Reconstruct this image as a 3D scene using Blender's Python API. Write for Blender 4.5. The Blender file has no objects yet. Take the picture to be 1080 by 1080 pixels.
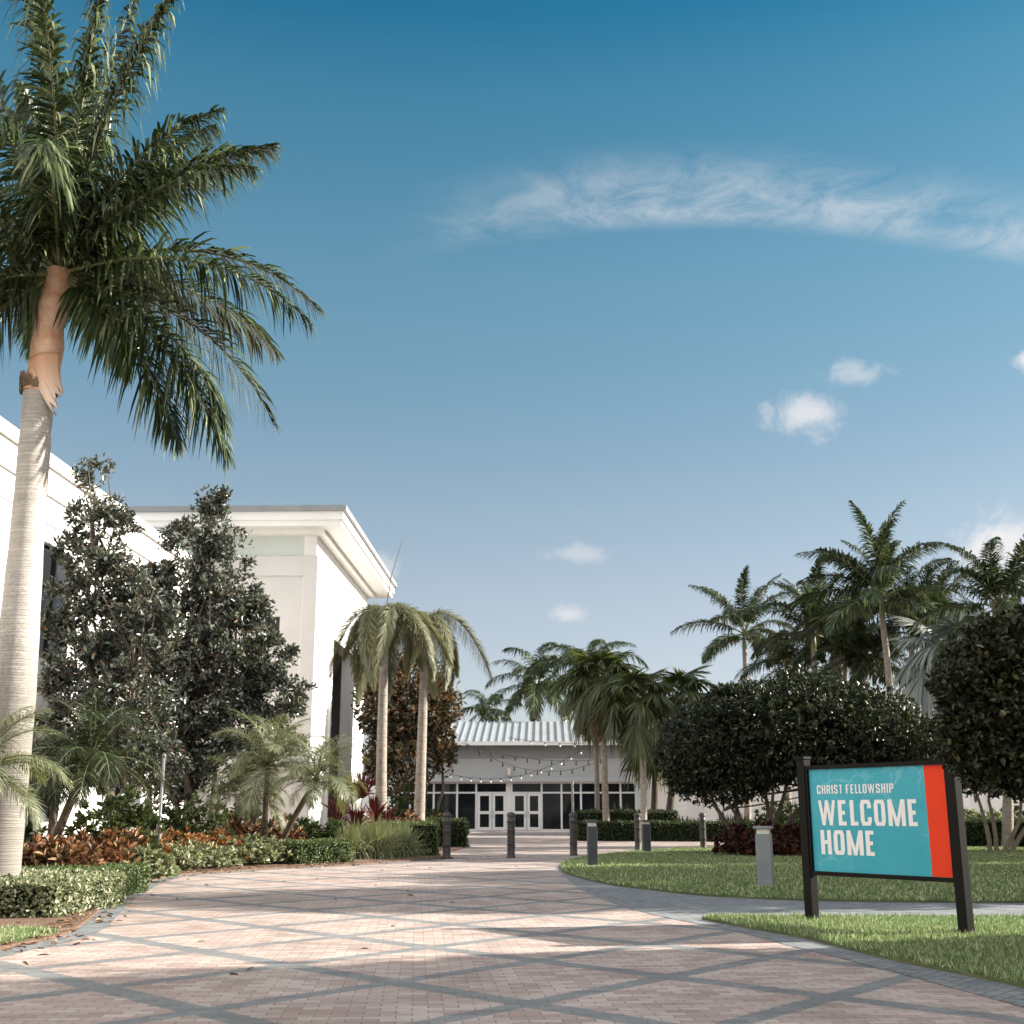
import bpy, math, random
import numpy as np
from mathutils import Vector, Matrix

# ------------------------------------------------------------------ camera, light, sky
SC = bpy.context.scene
COL = SC.collection
F, HOR, VPX, CAMH = 1260.0, 859.0, 575.0, 1.2
PITCH = math.atan((HOR - 540) / F)

def _ray0(px, py):
    x = (px - 540) / F; u = -(py - 540) / F
    return np.array([x, math.cos(PITCH) - u * math.sin(PITCH), math.sin(PITCH) + u * math.cos(PITCH)])
_v = _ray0(VPX, HOR)
PSI = math.atan2(_v[0], _v[1])

def ray(px, py):
    d = _ray0(px, py); c, s = math.cos(PSI), math.sin(PSI)
    return np.array([c * d[0] - s * d[1], s * d[0] + c * d[1], d[2]])
def G(px, py, z=0.0):                       # where a line of sight meets the ground
    d = ray(px, py); t = (z - CAMH) / d[2]
    return np.array([d[0] * t, d[1] * t, z])
def P(px, py, Y):                           # the point at distance Y along a line of sight
    d = ray(px, py); t = Y / d[1]
    return np.array([d[0] * t, Y, CAMH + d[2] * t])

cam_d = bpy.data.cameras.new('camera')
cam = bpy.data.objects.new('camera', cam_d); COL.objects.link(cam)
cam.location = (0, 0, CAMH)
cam.rotation_euler = (math.pi / 2 + PITCH, 0, PSI)
cam_d.sensor_width = 36.0
cam_d.lens = F / 1080 * 36.0
cam_d.clip_start = 0.1; cam_d.clip_end = 6000
cam_d.dof.use_dof = True
cam_d.dof.focus_distance = 13.5
cam_d.dof.aperture_fstop = 4.5
SC.camera = cam

SUN_EL, SUN_AZ = math.radians(24), math.radians(79)      # azimuth measured from +Y towards +X
world = bpy.data.worlds.new('World'); SC.world = world
world.use_nodes = True
SC.view_settings.view_transform = 'Standard'
SC.view_settings.look = 'None'
SC.view_settings.gamma = 1.0
SC.view_settings.exposure = 1.5

class NT:
    """tiny node-tree helper"""
    def __init__(self, tree):
        self.t = tree; self.n = tree.nodes; self.l = tree.links
    def add(self, kind, **kw):
        nd = self.n.new(kind)
        for k, v in kw.items(): setattr(nd, k, v)
        return nd
    def put(self, nd, name, v):
        s = nd.inputs[name]
        if hasattr(v, 'is_output') or isinstance(v, bpy.types.NodeSocket): self.l.new(v, s)
        else: s.default_value = v
    def math(self, op, a, b=None, c=None, clamp=False):
        nd = self.add('ShaderNodeMath', operation=op, use_clamp=clamp)
        self.put(nd, 0, a)
        if b is not None: self.put(nd, 1, b)
        if c is not None: self.put(nd, 2, c)
        return nd.outputs[0]
    def mix(self, f, a, b, blend='MIX'):
        nd = self.add('ShaderNodeMix', data_type='RGBA', blend_type=blend)
        self.put(nd, 0, f)
        for idx, v in ((6, a), (7, b)):
            if isinstance(v, tuple) and len(v) == 3: v = (*v, 1.0)
            self.put(nd, idx, v)
        return nd.outputs[2]
    def noise(self, vec, scale, detail=3.0, rough=0.55, dist=0.0):
        nd = self.add('ShaderNodeTexNoise')
        if vec is not None: self.l.new(vec, nd.inputs['Vector'])
        nd.inputs['Scale'].default_value = scale; nd.inputs['Detail'].default_value = detail
        nd.inputs['Roughness'].default_value = rough; nd.inputs['Distortion'].default_value = dist
        return nd.outputs[0]
    def smooth(self, v, lo, hi):
        nd = self.add('ShaderNodeMapRange', interpolation_type='SMOOTHSTEP')
        self.put(nd, 0, v); nd.inputs[1].default_value = lo; nd.inputs[2].default_value = hi
        return nd.outputs[0]
    def ramp(self, v, stops):
        nd = self.add('ShaderNodeValToRGB'); self.put(nd, 0, v)
        el = nd.color_ramp.elements
        while len(el) > 1: el.remove(el[-1])
        el[0].position = stops[0][0]; el[0].color = (*stops[0][1], 1)
        for p_, c_ in stops[1:]:
            e = el.new(p_); e.color = (*c_, 1)
        return nd.outputs[0]

FILL_CLOUD = 5.3
def make_world():
    T = NT(world.node_tree); T.n.clear()
    out = T.add('ShaderNodeOutputWorld'); bg = T.add('ShaderNodeBackground')
    T.l.new(bg.outputs[0], out.inputs[0])
    sky = T.add('ShaderNodeTexSky', sky_type='NISHITA', sun_disc=False)
    sky.sun_elevation = SUN_EL; sky.sun_rotation = SUN_AZ
    sky.air_density = 1.0; sky.dust_density = 0.6; sky.ozone_density = 1.0
    # clouds: thin streak and a few puffs, laid out by compass direction and elevation
    tc = T.add('ShaderNodeTexCoord'); dirv = tc.outputs['Generated']
    sp = T.add('ShaderNodeSeparateXYZ'); T.l.new(dirv, sp.inputs[0])
    az = T.math('ARCTAN2', sp.outputs[0], sp.outputs[1])
    # clear-sky colour by elevation (deep teal overhead, pale at the horizon), varied by the Nishita sky; K scales to its units
    K = 10.0
    seen = [(0, (.62, .68, .73)), (.10, (.60, .68, .745)), (.168, (.495, .595, .705)), (.238, (.37, .507, .633)), (.30, (.27, .44, .58)), (.351, (.21, .395, .542)),
            (.43, (.152, .345, .500)), (.551, (.064, .248, .402)), (.60, (.026, .192, .362)), (.70, (.020, .16, .33))]
    nish = [(5.2, 5.5, 4.6), (3.9, 4.95, 5.2), (2.87, 4.07, 5.09), (2.27, 3.37, 4.68), (1.9, 2.95, 4.25), (1.65, 2.58, 3.92), (1.42, 2.21, 3.53), (1.14, 1.81, 2.96), (1.09, 1.71, 2.87), (1.0, 1.55, 2.7)]
    UNIT = .12 * 2 ** SC.view_settings.exposure
    z = sp.outputs[2]
    clear = T.ramp(z, [(p_, tuple(c / UNIT / K for c in c_)) for p_, c_ in seen])
    ratio = T.ramp(z, [(p_, tuple(c / UNIT / n / 2 for c, n in zip(c_, n_))) for (p_, c_), n_ in zip(seen, nish)])
    clear = T.mix(1.0, clear, (K, K, K), 'MULTIPLY')
    graded = T.mix(1.0, T.mix(1.0, sky.outputs[0], ratio, 'MULTIPLY'), (2, 2, 2), 'MULTIPLY')
    tint = T.mix(.7, clear, graded)
    natural = T.mix(1.0, sky.outputs[0], (1.6, 1.15, .80), 'MULTIPLY')
    tint = T.mix(T.smooth(z, .66, .86), tint, natural)
    # added fill light: an unseen bright cloud behind the camera lifts shaded faces
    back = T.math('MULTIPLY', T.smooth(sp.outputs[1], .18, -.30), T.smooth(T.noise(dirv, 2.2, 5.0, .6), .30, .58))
    tint = T.mix(T.math('MULTIPLY', back, .85), tint, (FILL_CLOUD, FILL_CLOUD * .965, FILL_CLOUD * .93))
    el = T.math('ARCSINE', sp.outputs[2])
    n1 = T.noise(dirv, 9.0, 6.0, 0.62, 0.4)
    n2 = T.noise(dirv, 30.0, 6.0, 0.65, 0.3)
    mp = T.add('ShaderNodeMapping'); T.l.new(dirv, mp.inputs[0]); mp.inputs['Scale'].default_value = (1, 1, 2.4)
    mp.inputs['Rotation'].default_value = (0, 0.35, 0)
    n3 = T.noise(mp.outputs[0], 16.0, 7.0, 0.68, 0.5)
    # streak centre line: parabola through measured directions
    a2 = T.math('MULTIPLY', az, az)
    cl = T.math('ADD', T.math('MULTIPLY_ADD', az, 0.10, 0.493), T.math('MULTIPLY', a2, -0.60))
    dv = T.math('SUBTRACT', el, cl)
    up = T.smooth(dv, 0.055, -0.004); lo = T.smooth(dv, -0.024, -0.006)
    endl = T.smooth(az, -0.16, 0.06)
    streak = T.math('MULTIPLY', T.math('MULTIPLY', up, lo), endl)
    streak = T.math('MULTIPLY', streak, T.smooth(n3, 0.26, 0.78))
    streak = T.math('MULTIPLY', streak, 0.54)
    total = streak
    for (px, py, rx, ry, k) in ((847, 436, 42, 30, .75), (900, 392, 40, 19, .5), (1082, 378, 16, 14, .8), (1060, 576, 56, 44, 1.0),
                                (1100, 590, 60, 45, 1.0), (610, 584, 46, 13, .38), (597, 648, 26, 12, .6), (404, 598, 22, 20, .4)):
        d = ray(px, py); d = d / np.linalg.norm(d)
        a_, e_ = math.atan2(d[0], d[1]), math.asin(d[2])
        ra, re = rx / F / math.cos(e_), ry / F
        qa = T.math('DIVIDE', T.math('SUBTRACT', az, a_), ra); qe = T.math('DIVIDE', T.math('SUBTRACT', el, e_), re)
        r2 = T.math('SQRT', T.math('ADD', T.math('MULTIPLY', qa, qa), T.math('MULTIPLY', qe, qe)))
        v = T.math('SUBTRACT', T.math('ADD', T.math('MULTIPLY', T.math('SUBTRACT', n2, 0.5), 2.3), T.math('MULTIPLY', T.math('SUBTRACT', n1, 0.5), 0.6)), r2)
        m = T.math('MULTIPLY', T.smooth(v, -1.0, -0.05), k)
        total = T.math('MAXIMUM', total, m)
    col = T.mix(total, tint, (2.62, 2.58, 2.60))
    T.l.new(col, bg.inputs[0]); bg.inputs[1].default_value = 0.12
make_world()

sun_d = bpy.data.lights.new('sun', 'SUN'); sun = bpy.data.objects.new('sun', sun_d); COL.objects.link(sun)
sun_d.energy = 5.0; sun_d.angle = math.radians(0.6); sun_d.color = (1.0, 0.93, 0.82)
SUNV = Vector((math.sin(SUN_AZ) * math.cos(SUN_EL), math.cos(SUN_AZ) * math.cos(SUN_EL), math.sin(SUN_EL)))
sun.rotation_euler = SUNV.to_track_quat('Z', 'Y').to_euler()

# ------------------------------------------------------------------ mesh helpers
class MB:
    """collects vertex/face arrays and links them as ONE mesh object"""
    def __init__(self): self.V = []; self.F = []; self.n = 0
    def add(self, V, faces, mat=0, smooth=False):
        V = np.asarray(V, float).reshape(-1, 3)
        faces = np.asarray(faces, int)
        if len(faces) == 0: return self
        self.V.append(V); self.F.append((faces + self.n, mat, smooth)); self.n += len(V)
        return self
    def mesh(self, name, mats):
        me = bpy.data.meshes.new(name)
        V = np.concatenate(self.V)
        me.vertices.add(len(V)); me.vertices.foreach_set('co', V.astype(np.float32).ravel())
        loops = np.concatenate([f.ravel() for f, _, _ in self.F])
        tot = np.concatenate([np.full(len(f), f.shape[1]) for f, _, _ in self.F])
        mi = np.concatenate([np.full(len(f), m) for f, m, _ in self.F])
        sm = np.concatenate([np.full(len(f), s) for f, _, s in self.F])
        st = np.concatenate([[0], np.cumsum(tot)[:-1]])
        me.loops.add(len(loops)); me.loops.foreach_set('vertex_index', loops.astype(np.int32))
        me.polygons.add(len(tot))
        me.polygons.foreach_set('loop_start', st.astype(np.int32))
        for m in (mats if isinstance(mats, (list, tuple)) else [mats]): me.materials.append(m)
        me.polygons.foreach_set('material_index', mi.astype(np.int32))
        me.polygons.foreach_set('use_smooth', sm.astype(bool))
        me.update(calc_edges=True); me.validate()
        return me
    def build(self, name, mats, parent=None, loc=None):
        o = bpy.data.objects.new(name, self.mesh(name, mats)); COL.objects.link(o)
        if parent is not None: o.parent = parent
        if loc is not None: o.location = loc
        return o

def obj(name, me, parent=None, loc=None, rot=None, scale=None):
    o = bpy.data.objects.new(name, me); COL.objects.link(o)
    if parent is not None: o.parent = parent
    if loc is not None: o.location = loc
    if rot is not None: o.rotation_euler = rot
    if scale is not None: o.scale = scale
    return o
def tag(o, label=None, cat=None, group=None, kind=None):
    if label: o['label'] = label
    if cat: o['category'] = cat
    if group: o['group'] = group
    if kind: o['kind'] = kind
    return o
def empty(name, loc, label, cat, group=None, rz=0.0):
    o = bpy.data.objects.new(name, None); COL.objects.link(o)
    o.location = loc; o.rotation_euler = (0, 0, rz); o.empty_display_size = 0.3
    return tag(o, label, cat, group)
def copy_tree(o, parent=None):
    c = o.copy(); COL.objects.link(c)
    if parent is not None: c.parent = parent
    for ch in [x for x in bpy.data.objects if x.parent == o]: copy_tree(ch, c)
    return c

CUBEF = [(0, 3, 2, 1), (4, 5, 6, 7), (0, 1, 5, 4), (1, 2, 6, 5), (2, 3, 7, 6), (3, 0, 4, 7)]
def box(mb, lo, hi, mat=0):
    (a, b, c), (d, e, f) = lo, hi
    mb.add([(a, b, c), (d, b, c), (d, e, c), (a, e, c), (a, b, f), (d, b, f), (d, e, f), (a, e, f)], CUBEF, mat)
    return mb
def bevel(o, w, seg=2):
    m = o.modifiers.new('bevel', 'BEVEL'); m.width = w; m.segments = seg; m.limit_method = 'ANGLE'
    return o
def tube(mb, pts, radii, n=8, mat=0, smooth=True, cap=True):
    pts = np.asarray(pts, float); k = len(pts)
    radii = np.broadcast_to(np.asarray(radii, float), (k,))
    T = np.gradient(pts, axis=0); T /= np.linalg.norm(T, axis=1)[:, None] + 1e-9
    ref = np.array([0, 0, 1.0]) if abs(T[:, 2]).mean() < .8 else np.array([1.0, 0, 0])
    S = np.cross(T, ref); S /= np.linalg.norm(S, axis=1)[:, None] + 1e-9
    U = np.cross(S, T)
    a = np.arange(n) * 2 * math.pi / n
    V = pts[:, None, :] + radii[:, None, None] * (np.cos(a)[None, :, None] * S[:, None, :] + np.sin(a)[None, :, None] * U[:, None, :])
    i = np.arange(k - 1)[:, None] * n; j = np.arange(n)[None, :]; j2 = (j + 1) % n
    Q = np.stack([i + j, i + n + j, i + n + j2, i + j2], -1).reshape(-1, 4)
    mb.add(V.reshape(-1, 3), Q, mat, smooth)
    if cap:
        mb.add(V[-1], np.arange(n)[::-1].reshape(1, n), mat); mb.add(V[0], np.arange(n).reshape(1, n), mat)
    return mb
def lathe(mb, prof, n=24, mat=0, c=(0, 0, 0), smooth=True):
    prof = np.asarray(prof, float); k = len(prof); a = np.arange(n) * 2 * math.pi / n
    V = np.stack([prof[:, None, 0] * np.cos(a), prof[:, None, 0] * np.sin(a), np.repeat(prof[:, 1:2], n, 1)], -1) + np.array(c)
    i = np.arange(k - 1)[:, None] * n; j = np.arange(n)[None, :]; j2 = (j + 1) % n
    Q = np.stack([i + j, i + j2, i + n + j2, i + n + j], -1).reshape(-1, 4)
    mb.add(V.reshape(-1, 3), Q, mat, smooth)
    return mb
def sheet(name, pts, z0, z1, m, label=None, cat=None, kind='structure', group=None, curve=False):
    """a ground polygon with a thin skirt"""
    pts = [(p[0], p[1]) for p in pts]; n = len(pts)
    area = sum(pts[i][0] * pts[(i + 1) % n][1] - pts[(i + 1) % n][0] * pts[i][1] for i in range(n))
    if area < 0: pts = pts[::-1]
    V = [(x, y, z1) for x, y in pts] + [(x, y, z0) for x, y in pts]
    me = bpy.data.meshes.new(name)
    me.from_pydata(V, [], [tuple(range(n))] + ([(i, i + n, (i + 1) % n + n, (i + 1) % n) for i in range(n)] if z0 < z1 else []))
    me.materials.append(m)
    o = obj(name, me)
    return tag(o, label, cat, group, kind)
def smooth_line(pts, k=6):
    """Catmull-Rom through 2-D points"""
    p = np.asarray([q[:2] for q in pts], float); p = np.vstack([2 * p[0] - p[1], p, 2 * p[-1] - p[-2]])
    out = []
    for i in range(1, len(p) - 2):
        for t in np.linspace(0, 1, k, endpoint=False):
            a, b, c, d = p[i - 1:i + 3]
            out.append(.5 * ((2 * b) + (-a + c) * t + (2 * a - 5 * b + 4 * c - d) * t * t + (-a + 3 * b - 3 * c + d) * t ** 3))
    out.append(p[-2]); return [tuple(q) for q in out]
def unit(v): return v / (np.linalg.norm(v, axis=-1, keepdims=True) + 1e-9)

# ------------------------------------------------------------------ materials
def new_mat(name):
    m = bpy.data.materials.new(name); m.use_nodes = True
    T = NT(m.node_tree); T.n.clear()
    out = T.add('ShaderNodeOutputMaterial'); b = T.add('ShaderNodeBsdfPrincipled')
    T.l.new(b.outputs[0], out.inputs[0])
    return m, T, b, out
def objco(T): return T.add('ShaderNodeTexCoord').outputs['Object']
def plain(name, col, rough=.6, var=.12, scale=3.0, metal=0.0, bump=0.0, spec=.5, streak=False, bscale=60):
    m, T, b, out = new_mat(name)
    co = objco(T)
    if streak:
        mp = T.add('ShaderNodeMapping'); T.l.new(co, mp.inputs[0]); mp.inputs['Scale'].default_value = (1.5, 1.5, .22)
        n = T.noise(mp.outputs[0], scale, 5, .6)
    else: n = T.noise(co, scale, 5, .6)
    lo = tuple(c * (1 - var) for c in col); hi = tuple(min(1, c * (1 + var)) for c in col)
    T.l.new(T.ramp(n, [(.3, lo), (.7, hi)]), b.inputs['Base Color'])
    b.inputs['Roughness'].default_value = rough; b.inputs['Metallic'].default_value = metal
    b.inputs['Specular IOR Level'].default_value = spec
    if bump:
        bp = T.add('ShaderNodeBump'); bp.inputs['Strength'].default_value = bump; bp.inputs['Distance'].default_value = .01
        T.l.new(T.noise(co, bscale, 4, .6), bp.inputs['Height']); T.l.new(bp.outputs[0], b.inputs['Normal'])
    return m
def leafmat(name, stops, back=None, rough=.45, trans=.25, spec=.3, tcol=None):
    """leaves: each leaf (mesh island) draws its own colour; light comes through"""
    m, T, b, out = new_mat(name)
    g = T.add('ShaderNodeNewGeometry')
    col = T.ramp(g.outputs['Random Per Island'], stops)
    front = col
    if back is not None:
        bk = T.ramp(g.outputs['Random Per Island'], [(0, tuple(c * .6 for c in back)), (1, tuple(c * 1.25 for c in back))])
        col = T.mix(g.outputs['Backfacing'], col, bk)
    T.l.new(col, b.inputs['Base Color']); b.inputs['Roughness'].default_value = rough
    b.inputs['Specular IOR Level'].default_value = spec
    tr = T.add('ShaderNodeBsdfTranslucent')
    tcm = T.mix(1.0, front, tcol or (1.5, 1.6, .7), 'MULTIPLY'); T.l.new(tcm, tr.inputs[0])
    mx = T.add('ShaderNodeMixShader'); mx.inputs[0].default_value = trans
    T.l.new(b.outputs[0], mx.inputs[1]); T.l.new(tr.outputs[0], mx.inputs[2])
    T.l.new(mx.outputs[0], out.inputs[0])
    return m
def glassmat(name, col=(.012, .014, .016), rough=.04):
    m, T, b, out = new_mat(name)
    n = T.noise(objco(T), .7, 3, .5)
    T.l.new(T.ramp(n, [(.35, tuple(c * .6 for c in col)), (.7, tuple(c * 1.6 for c in col))]), b.inputs['Base Color'])
    b.inputs['Roughness'].default_value = rough; b.inputs['Specular IOR Level'].default_value = .16
    return m
def barkmat(name, c1, c2, ring=0.0, rough=.85, stain=None):
    m, T, b, out = new_mat(name)
    co = objco(T); n = T.noise(co, 5.0, 6, .65); n2 = T.noise(co, 28.0, 4, .6)
    f = T.math('ADD', T.math('MULTIPLY', n, .7), T.math('MULTIPLY', n2, .3))
    col = T.ramp(f, [(.35, c1), (.65, c2)])
    h = n2
    if ring:
        sp = T.add('ShaderNodeSeparateXYZ'); T.l.new(co, sp.inputs[0])
        zz = T.math('ADD', sp.outputs[2], T.math('MULTIPLY', n, .05))
        nz = T.add('ShaderNodeTexNoise', noise_dimensions='1D'); T.put(nz, 'W', T.math('MULTIPLY', zz, ring)); nz.inputs['Detail'].default_value = 2
        rg = T.smooth(nz.outputs[0], .42, .56)
        col = T.mix(T.math('MULTIPLY', rg, .34), col, tuple(c * .45 for c in c1))
        h = T.math('ADD', T.math('MULTIPLY', rg, -1.0), T.math('MULTIPLY', n2, .4))
        if stain:
            s = T.smooth(T.math('ADD', sp.outputs[2], T.math('MULTIPLY', n2, 2.2)), 5.7, 3.2)
            col = T.mix(T.math('MULTIPLY', s, .75), col, stain)
    T.l.new(col, b.inputs['Base Color']); b.inputs['Roughness'].default_value = rough
    bp = T.add('ShaderNodeBump'); bp.inputs['Strength'].default_value = .5; bp.inputs['Distance'].default_value = .02
    T.l.new(h, bp.inputs['Height']); T.l.new(bp.outputs[0], b.inputs['Normal'])
    return m

# lattice of grey bands in the plaza, fitted to the photograph: origin and inverse basis
LP0 = (-.0744, 10.7376); LINV = ((.4155, .4132), (.5604, -.4317))
def pavermat():
    m, T, b, out = new_mat('brick_pavers')
    co = objco(T)
    sp = T.add('ShaderNodeSeparateXYZ'); T.l.new(co, sp.inputs[0])
    dx = T.math('SUBTRACT', sp.outputs[0], LP0[0]); dy = T.math('SUBTRACT', sp.outputs[1], LP0[1])
    wob = T.math('MULTIPLY', T.math('SUBTRACT', T.noise(co, 9.0, 1.0, .5), .5), .03)
    masks = []
    for a, c in LINV:
        u = T.math('ADD', T.math('ADD', T.math('MULTIPLY', dx, a), T.math('MULTIPLY', dy, c)), wob)
        fr = T.math('ABSOLUTE', T.math('SUBTRACT', T.math('FRACT', T.math('ADD', u, .5)), .5))
        masks.append(T.smooth(fr, .070, .064))
    band = T.math('MAXIMUM', masks[0], masks[1])
    mp = T.add('ShaderNodeMapping'); T.l.new(co, mp.inputs[0]); mp.inputs['Rotation'].default_value = (0, 0, math.radians(-6))
    br = T.add('ShaderNodeTexBrick'); T.l.new(mp.outputs[0], br.inputs['Vector'])
    br.offset = .5
    for k, v in (('Scale', 1.0), ('Mortar Size', .004), ('Mortar Smooth', .3), ('Bias', 0.0), ('Brick Width', .2), ('Row Height', .1)): br.inputs[k].default_value = v
    br.inputs['Color1'].default_value = (0, 0, 0, 1); br.inputs['Color2'].default_value = (1, 1, 1, 1); br.inputs['Mortar'].default_value = (.5, .5, .5, 1)
    big = T.noise(co, .55, 4, .6); fine = T.noise(co, 45.0, 3, .6); stain = T.ramp(T.noise(co, .9, 6, .7, .6), [(.35, (.80, .79, .78)), (.55, (1, 1, 1)), (.75, (1.06, 1.05, 1.03))])
    mix = T.math('ADD', T.math('MULTIPLY', br.outputs['Color'], .44), T.math('ADD', T.math('MULTIPLY', big, .46), T.math('MULTIPLY', fine, .12)))
    red = T.ramp(mix, [(.12, (.275, .195, .168)), (.40, (.375, .288, .255)), (.62, (.455, .368, .330)), (.9, (.54, .455, .415))])
    gry = T.ramp(mix, [(.15, (.145, .153, .158)), (.5, (.195, .203, .208)), (.9, (.255, .262, .265))])
    col = T.mix(band, red, gry)
    col = T.mix(1.0, T.mix(br.outputs['Fac'], col, (.16, .135, .12)), stain, 'MULTIPLY')
    T.l.new(col, b.inputs['Base Color']); b.inputs['Roughness'].default_value = .78; b.inputs['Specular IOR Level'].default_value = .35
    bp = T.add('ShaderNodeBump'); bp.inputs['Strength'].default_value = .6; bp.inputs['Distance'].default_value = .006
    T.l.new(T.math('ADD', T.math('MULTIPLY', br.outputs['Fac'], -1.0), T.math('MULTIPLY', br.outputs['Color'], .35)), bp.inputs['Height'])
    T.l.new(bp.outputs[0], b.inputs['Normal'])
    return m
def greypavermat():
    m, T, b, out = new_mat('grey_herringbone_pavers')
    co = objco(T)
    # herringbone from two brick fields in chequered 45 degree strips
    mp = T.add('ShaderNodeMapping'); T.l.new(co, mp.inputs[0]); mp.inputs['Rotation'].default_value = (0, 0, math.radians(40))
    sp = T.add('ShaderNodeSeparateXYZ'); T.l.new(mp.outputs[0], sp.inputs[0])
    def field(rot):
        q = T.add('ShaderNodeMapping'); T.l.new(mp.outputs[0], q.inputs[0]); q.inputs['Rotation'].default_value = (0, 0, rot)
        br = T.add('ShaderNodeTexBrick'); T.l.new(q.outputs[0], br.inputs['Vector']); br.offset = .5
        for k, v in (('Scale', 1.0), ('Mortar Size', .006), ('Mortar Smooth', .3), ('Bias', 0.0), ('Brick Width', .2), ('Row Height', .1)): br.inputs[k].default_value = v
        br.inputs['Color1'].default_value = (0, 0, 0, 1); br.inputs['Color2'].default_value = (1, 1, 1, 1)
        return br
    f1, f2 = field(0), field(math.pi / 2)
    st = T.math('GREATER_THAN', T.math('FRACT', T.math('MULTIPLY', sp.outputs[0], 2.5)), .5)
    c = T.mix(st, f1.outputs['Color'], f2.outputs['Color']); mo = T.mix(st, f1.outputs['Fac'], f2.outputs['Fac'])
    mixv = T.math('ADD', T.math('MULTIPLY', c, .5), T.math('MULTIPLY', T.noise(co, 1.2, 5, .6), .5))
    col = T.ramp(mixv, [(.15, (.145, .155, .163)), (.5, (.200, .210, .218)), (.9, (.27, .278, .284))])
    col = T.mix(mo, col, (.07, .072, .075))
    T.l.new(col, b.inputs['Base Color']); b.inputs['Roughness'].default_value = .8; b.inputs['Specular IOR Level'].default_value = .35
    bp = T.add('ShaderNodeBump'); bp.inputs['Strength'].default_value = .6; bp.inputs['Distance'].default_value = .006
    T.l.new(T.math('MULTIPLY', mo, -1.0), bp.inputs['Height']); T.l.new(bp.outputs[0], b.inputs['Normal'])
    return m

M = {}
M['pavers'] = pavermat(); M['greypavers'] = greypavermat()
M['soil'] = plain('turf_soil', (.075, .085, .035), .95, .4, 1.5, bump=.5)
M['mulch'] = plain('bark_mulch', (.15, .088, .058), .95, .75, 38.0, bump=1.0)
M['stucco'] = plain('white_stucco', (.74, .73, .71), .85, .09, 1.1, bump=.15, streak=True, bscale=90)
M['stucco_shaded'] = plain('shaded_stucco', (.60, .585, .57), .85, .05, .8, bump=.12, bscale=90)  # portico front: its shade is put into a greyer copy of the stucco
M['trim'] = plain('white_painted_trim', (.80, .79, .77), .5, .03, 2.0)
M['frieze'] = plain('pale_green_frieze', (.56, .61, .58), .7, .04, 1.5)
M['roofmetal'] = plain('pale_metal_roof', (.38, .395, .40), .42, .10, .8, metal=.1)
M['guttermetal'] = plain('grey_metal_gutter', (.24, .25, .26), .45, .1, 1.5)
M['rooftile'] = plain('tan_roof_tiles', (.33, .26, .21), .8, .25, 6.0)
M['facade'] = plain('grey_render', (.25, .262, .265), .8, .06, .4, bump=.1)
M['facade_light'] = plain('light_grey_render', (.36, .37, .37), .8, .05, .4, bump=.1)
M['darkwall'] = plain('dark_taupe_wall', (.10, .092, .085), .85, .1, .8)
M['aluminium'] = plain('white_aluminium', (.68, .69, .69), .4, .04, 3.0)
M['glass'] = glassmat('dark_window_glass')
M['bronze'] = plain('dark_bronze_metal', (.055, .052, .048), .42, .15, 4.0, metal=.5)
M['bollardmetal'] = plain('bollard_grey_metal', (.045, .043, .041), .5, .2, 5.0, metal=.2, bump=.1)
M['lightbollard'] = plain('bollard_light_grey', (.055, .060, .066), .45, .12, 4.0, metal=.2)
M['palebollard'] = plain('bollard_pale_grey', (.19, .21, .22), .45, .1, 4.0, metal=.2)
M['lens'] = plain('frosted_lens', (.62, .60, .54), .3, .05, 4.0)
M['post'] = plain('sign_post_black', (.0085, .0075, .007), .5, .2, 6.0, spec=.08)
M['concrete'] = plain('pale_concrete', (.45, .44, .42), .9, .12, 7.0, bump=.3)
M['pole'] = plain('grey_painted_pole', (.17, .17, .18), .5, .1, 5.0)
M['cable'] = plain('black_cable', (.02, .02, .02), .6, .1, 5.0)
M['bulb'] = plain('clear_glass_bulb', (.75, .72, .66), .12, .05, 4.0)
M['bulbdark'] = plain('bulb_socket', (.02, .02, .02), .5, .1, 4.0)
M['letter'] = plain('white_lettering', (.76, .74, .73), .6, .02, 4.0, spec=.1)
M['stripe'] = plain('red_orange_print', (.70, .050, .016), .5, .05, 2.5, spec=.1)

def tealmat():
    m, T, b, out = new_mat('teal_water_print')
    co = objco(T)
    mp = T.add('ShaderNodeMapping'); T.l.new(co, mp.inputs[0]); mp.inputs['Rotation'].default_value = (0.3, .5, 0)
    n = T.add('ShaderNodeTexNoise'); T.l.new(mp.outputs[0], n.inputs['Vector']); n.inputs['Scale'].default_value = 1.6; n.inputs['Detail'].default_value = 4
    ad = T.mix(.75, mp.outputs[0], n.outputs['Color'], 'ADD')
    vo = T.add('ShaderNodeTexVoronoi', feature='DISTANCE_TO_EDGE'); T.l.new(ad, vo.inputs['Vector']); vo.inputs['Scale'].default_value = 3.4
    line = T.smooth(vo.outputs['Distance'], .05, .0)
    sp = T.add('ShaderNodeSeparateXYZ'); T.l.new(co, sp.inputs[0])
    big = T.noise(co, 1.7, 3, .5)
    k = T.math('MULTIPLY', T.math('MULTIPLY', line, T.smooth(big, .42, .66)), .30)
    col = T.ramp(big, [(.25, (.042, .315, .405)), (.75, (.066, .365, .455))])
    col = T.mix(k, col, (.36, .62, .66))
    T.l.new(col, b.inputs['Base Color']); b.inputs['Roughness'].default_value = .42; b.inputs['Specular IOR Level'].default_value = .12
    return m
M['teal'] = tealmat()

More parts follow.
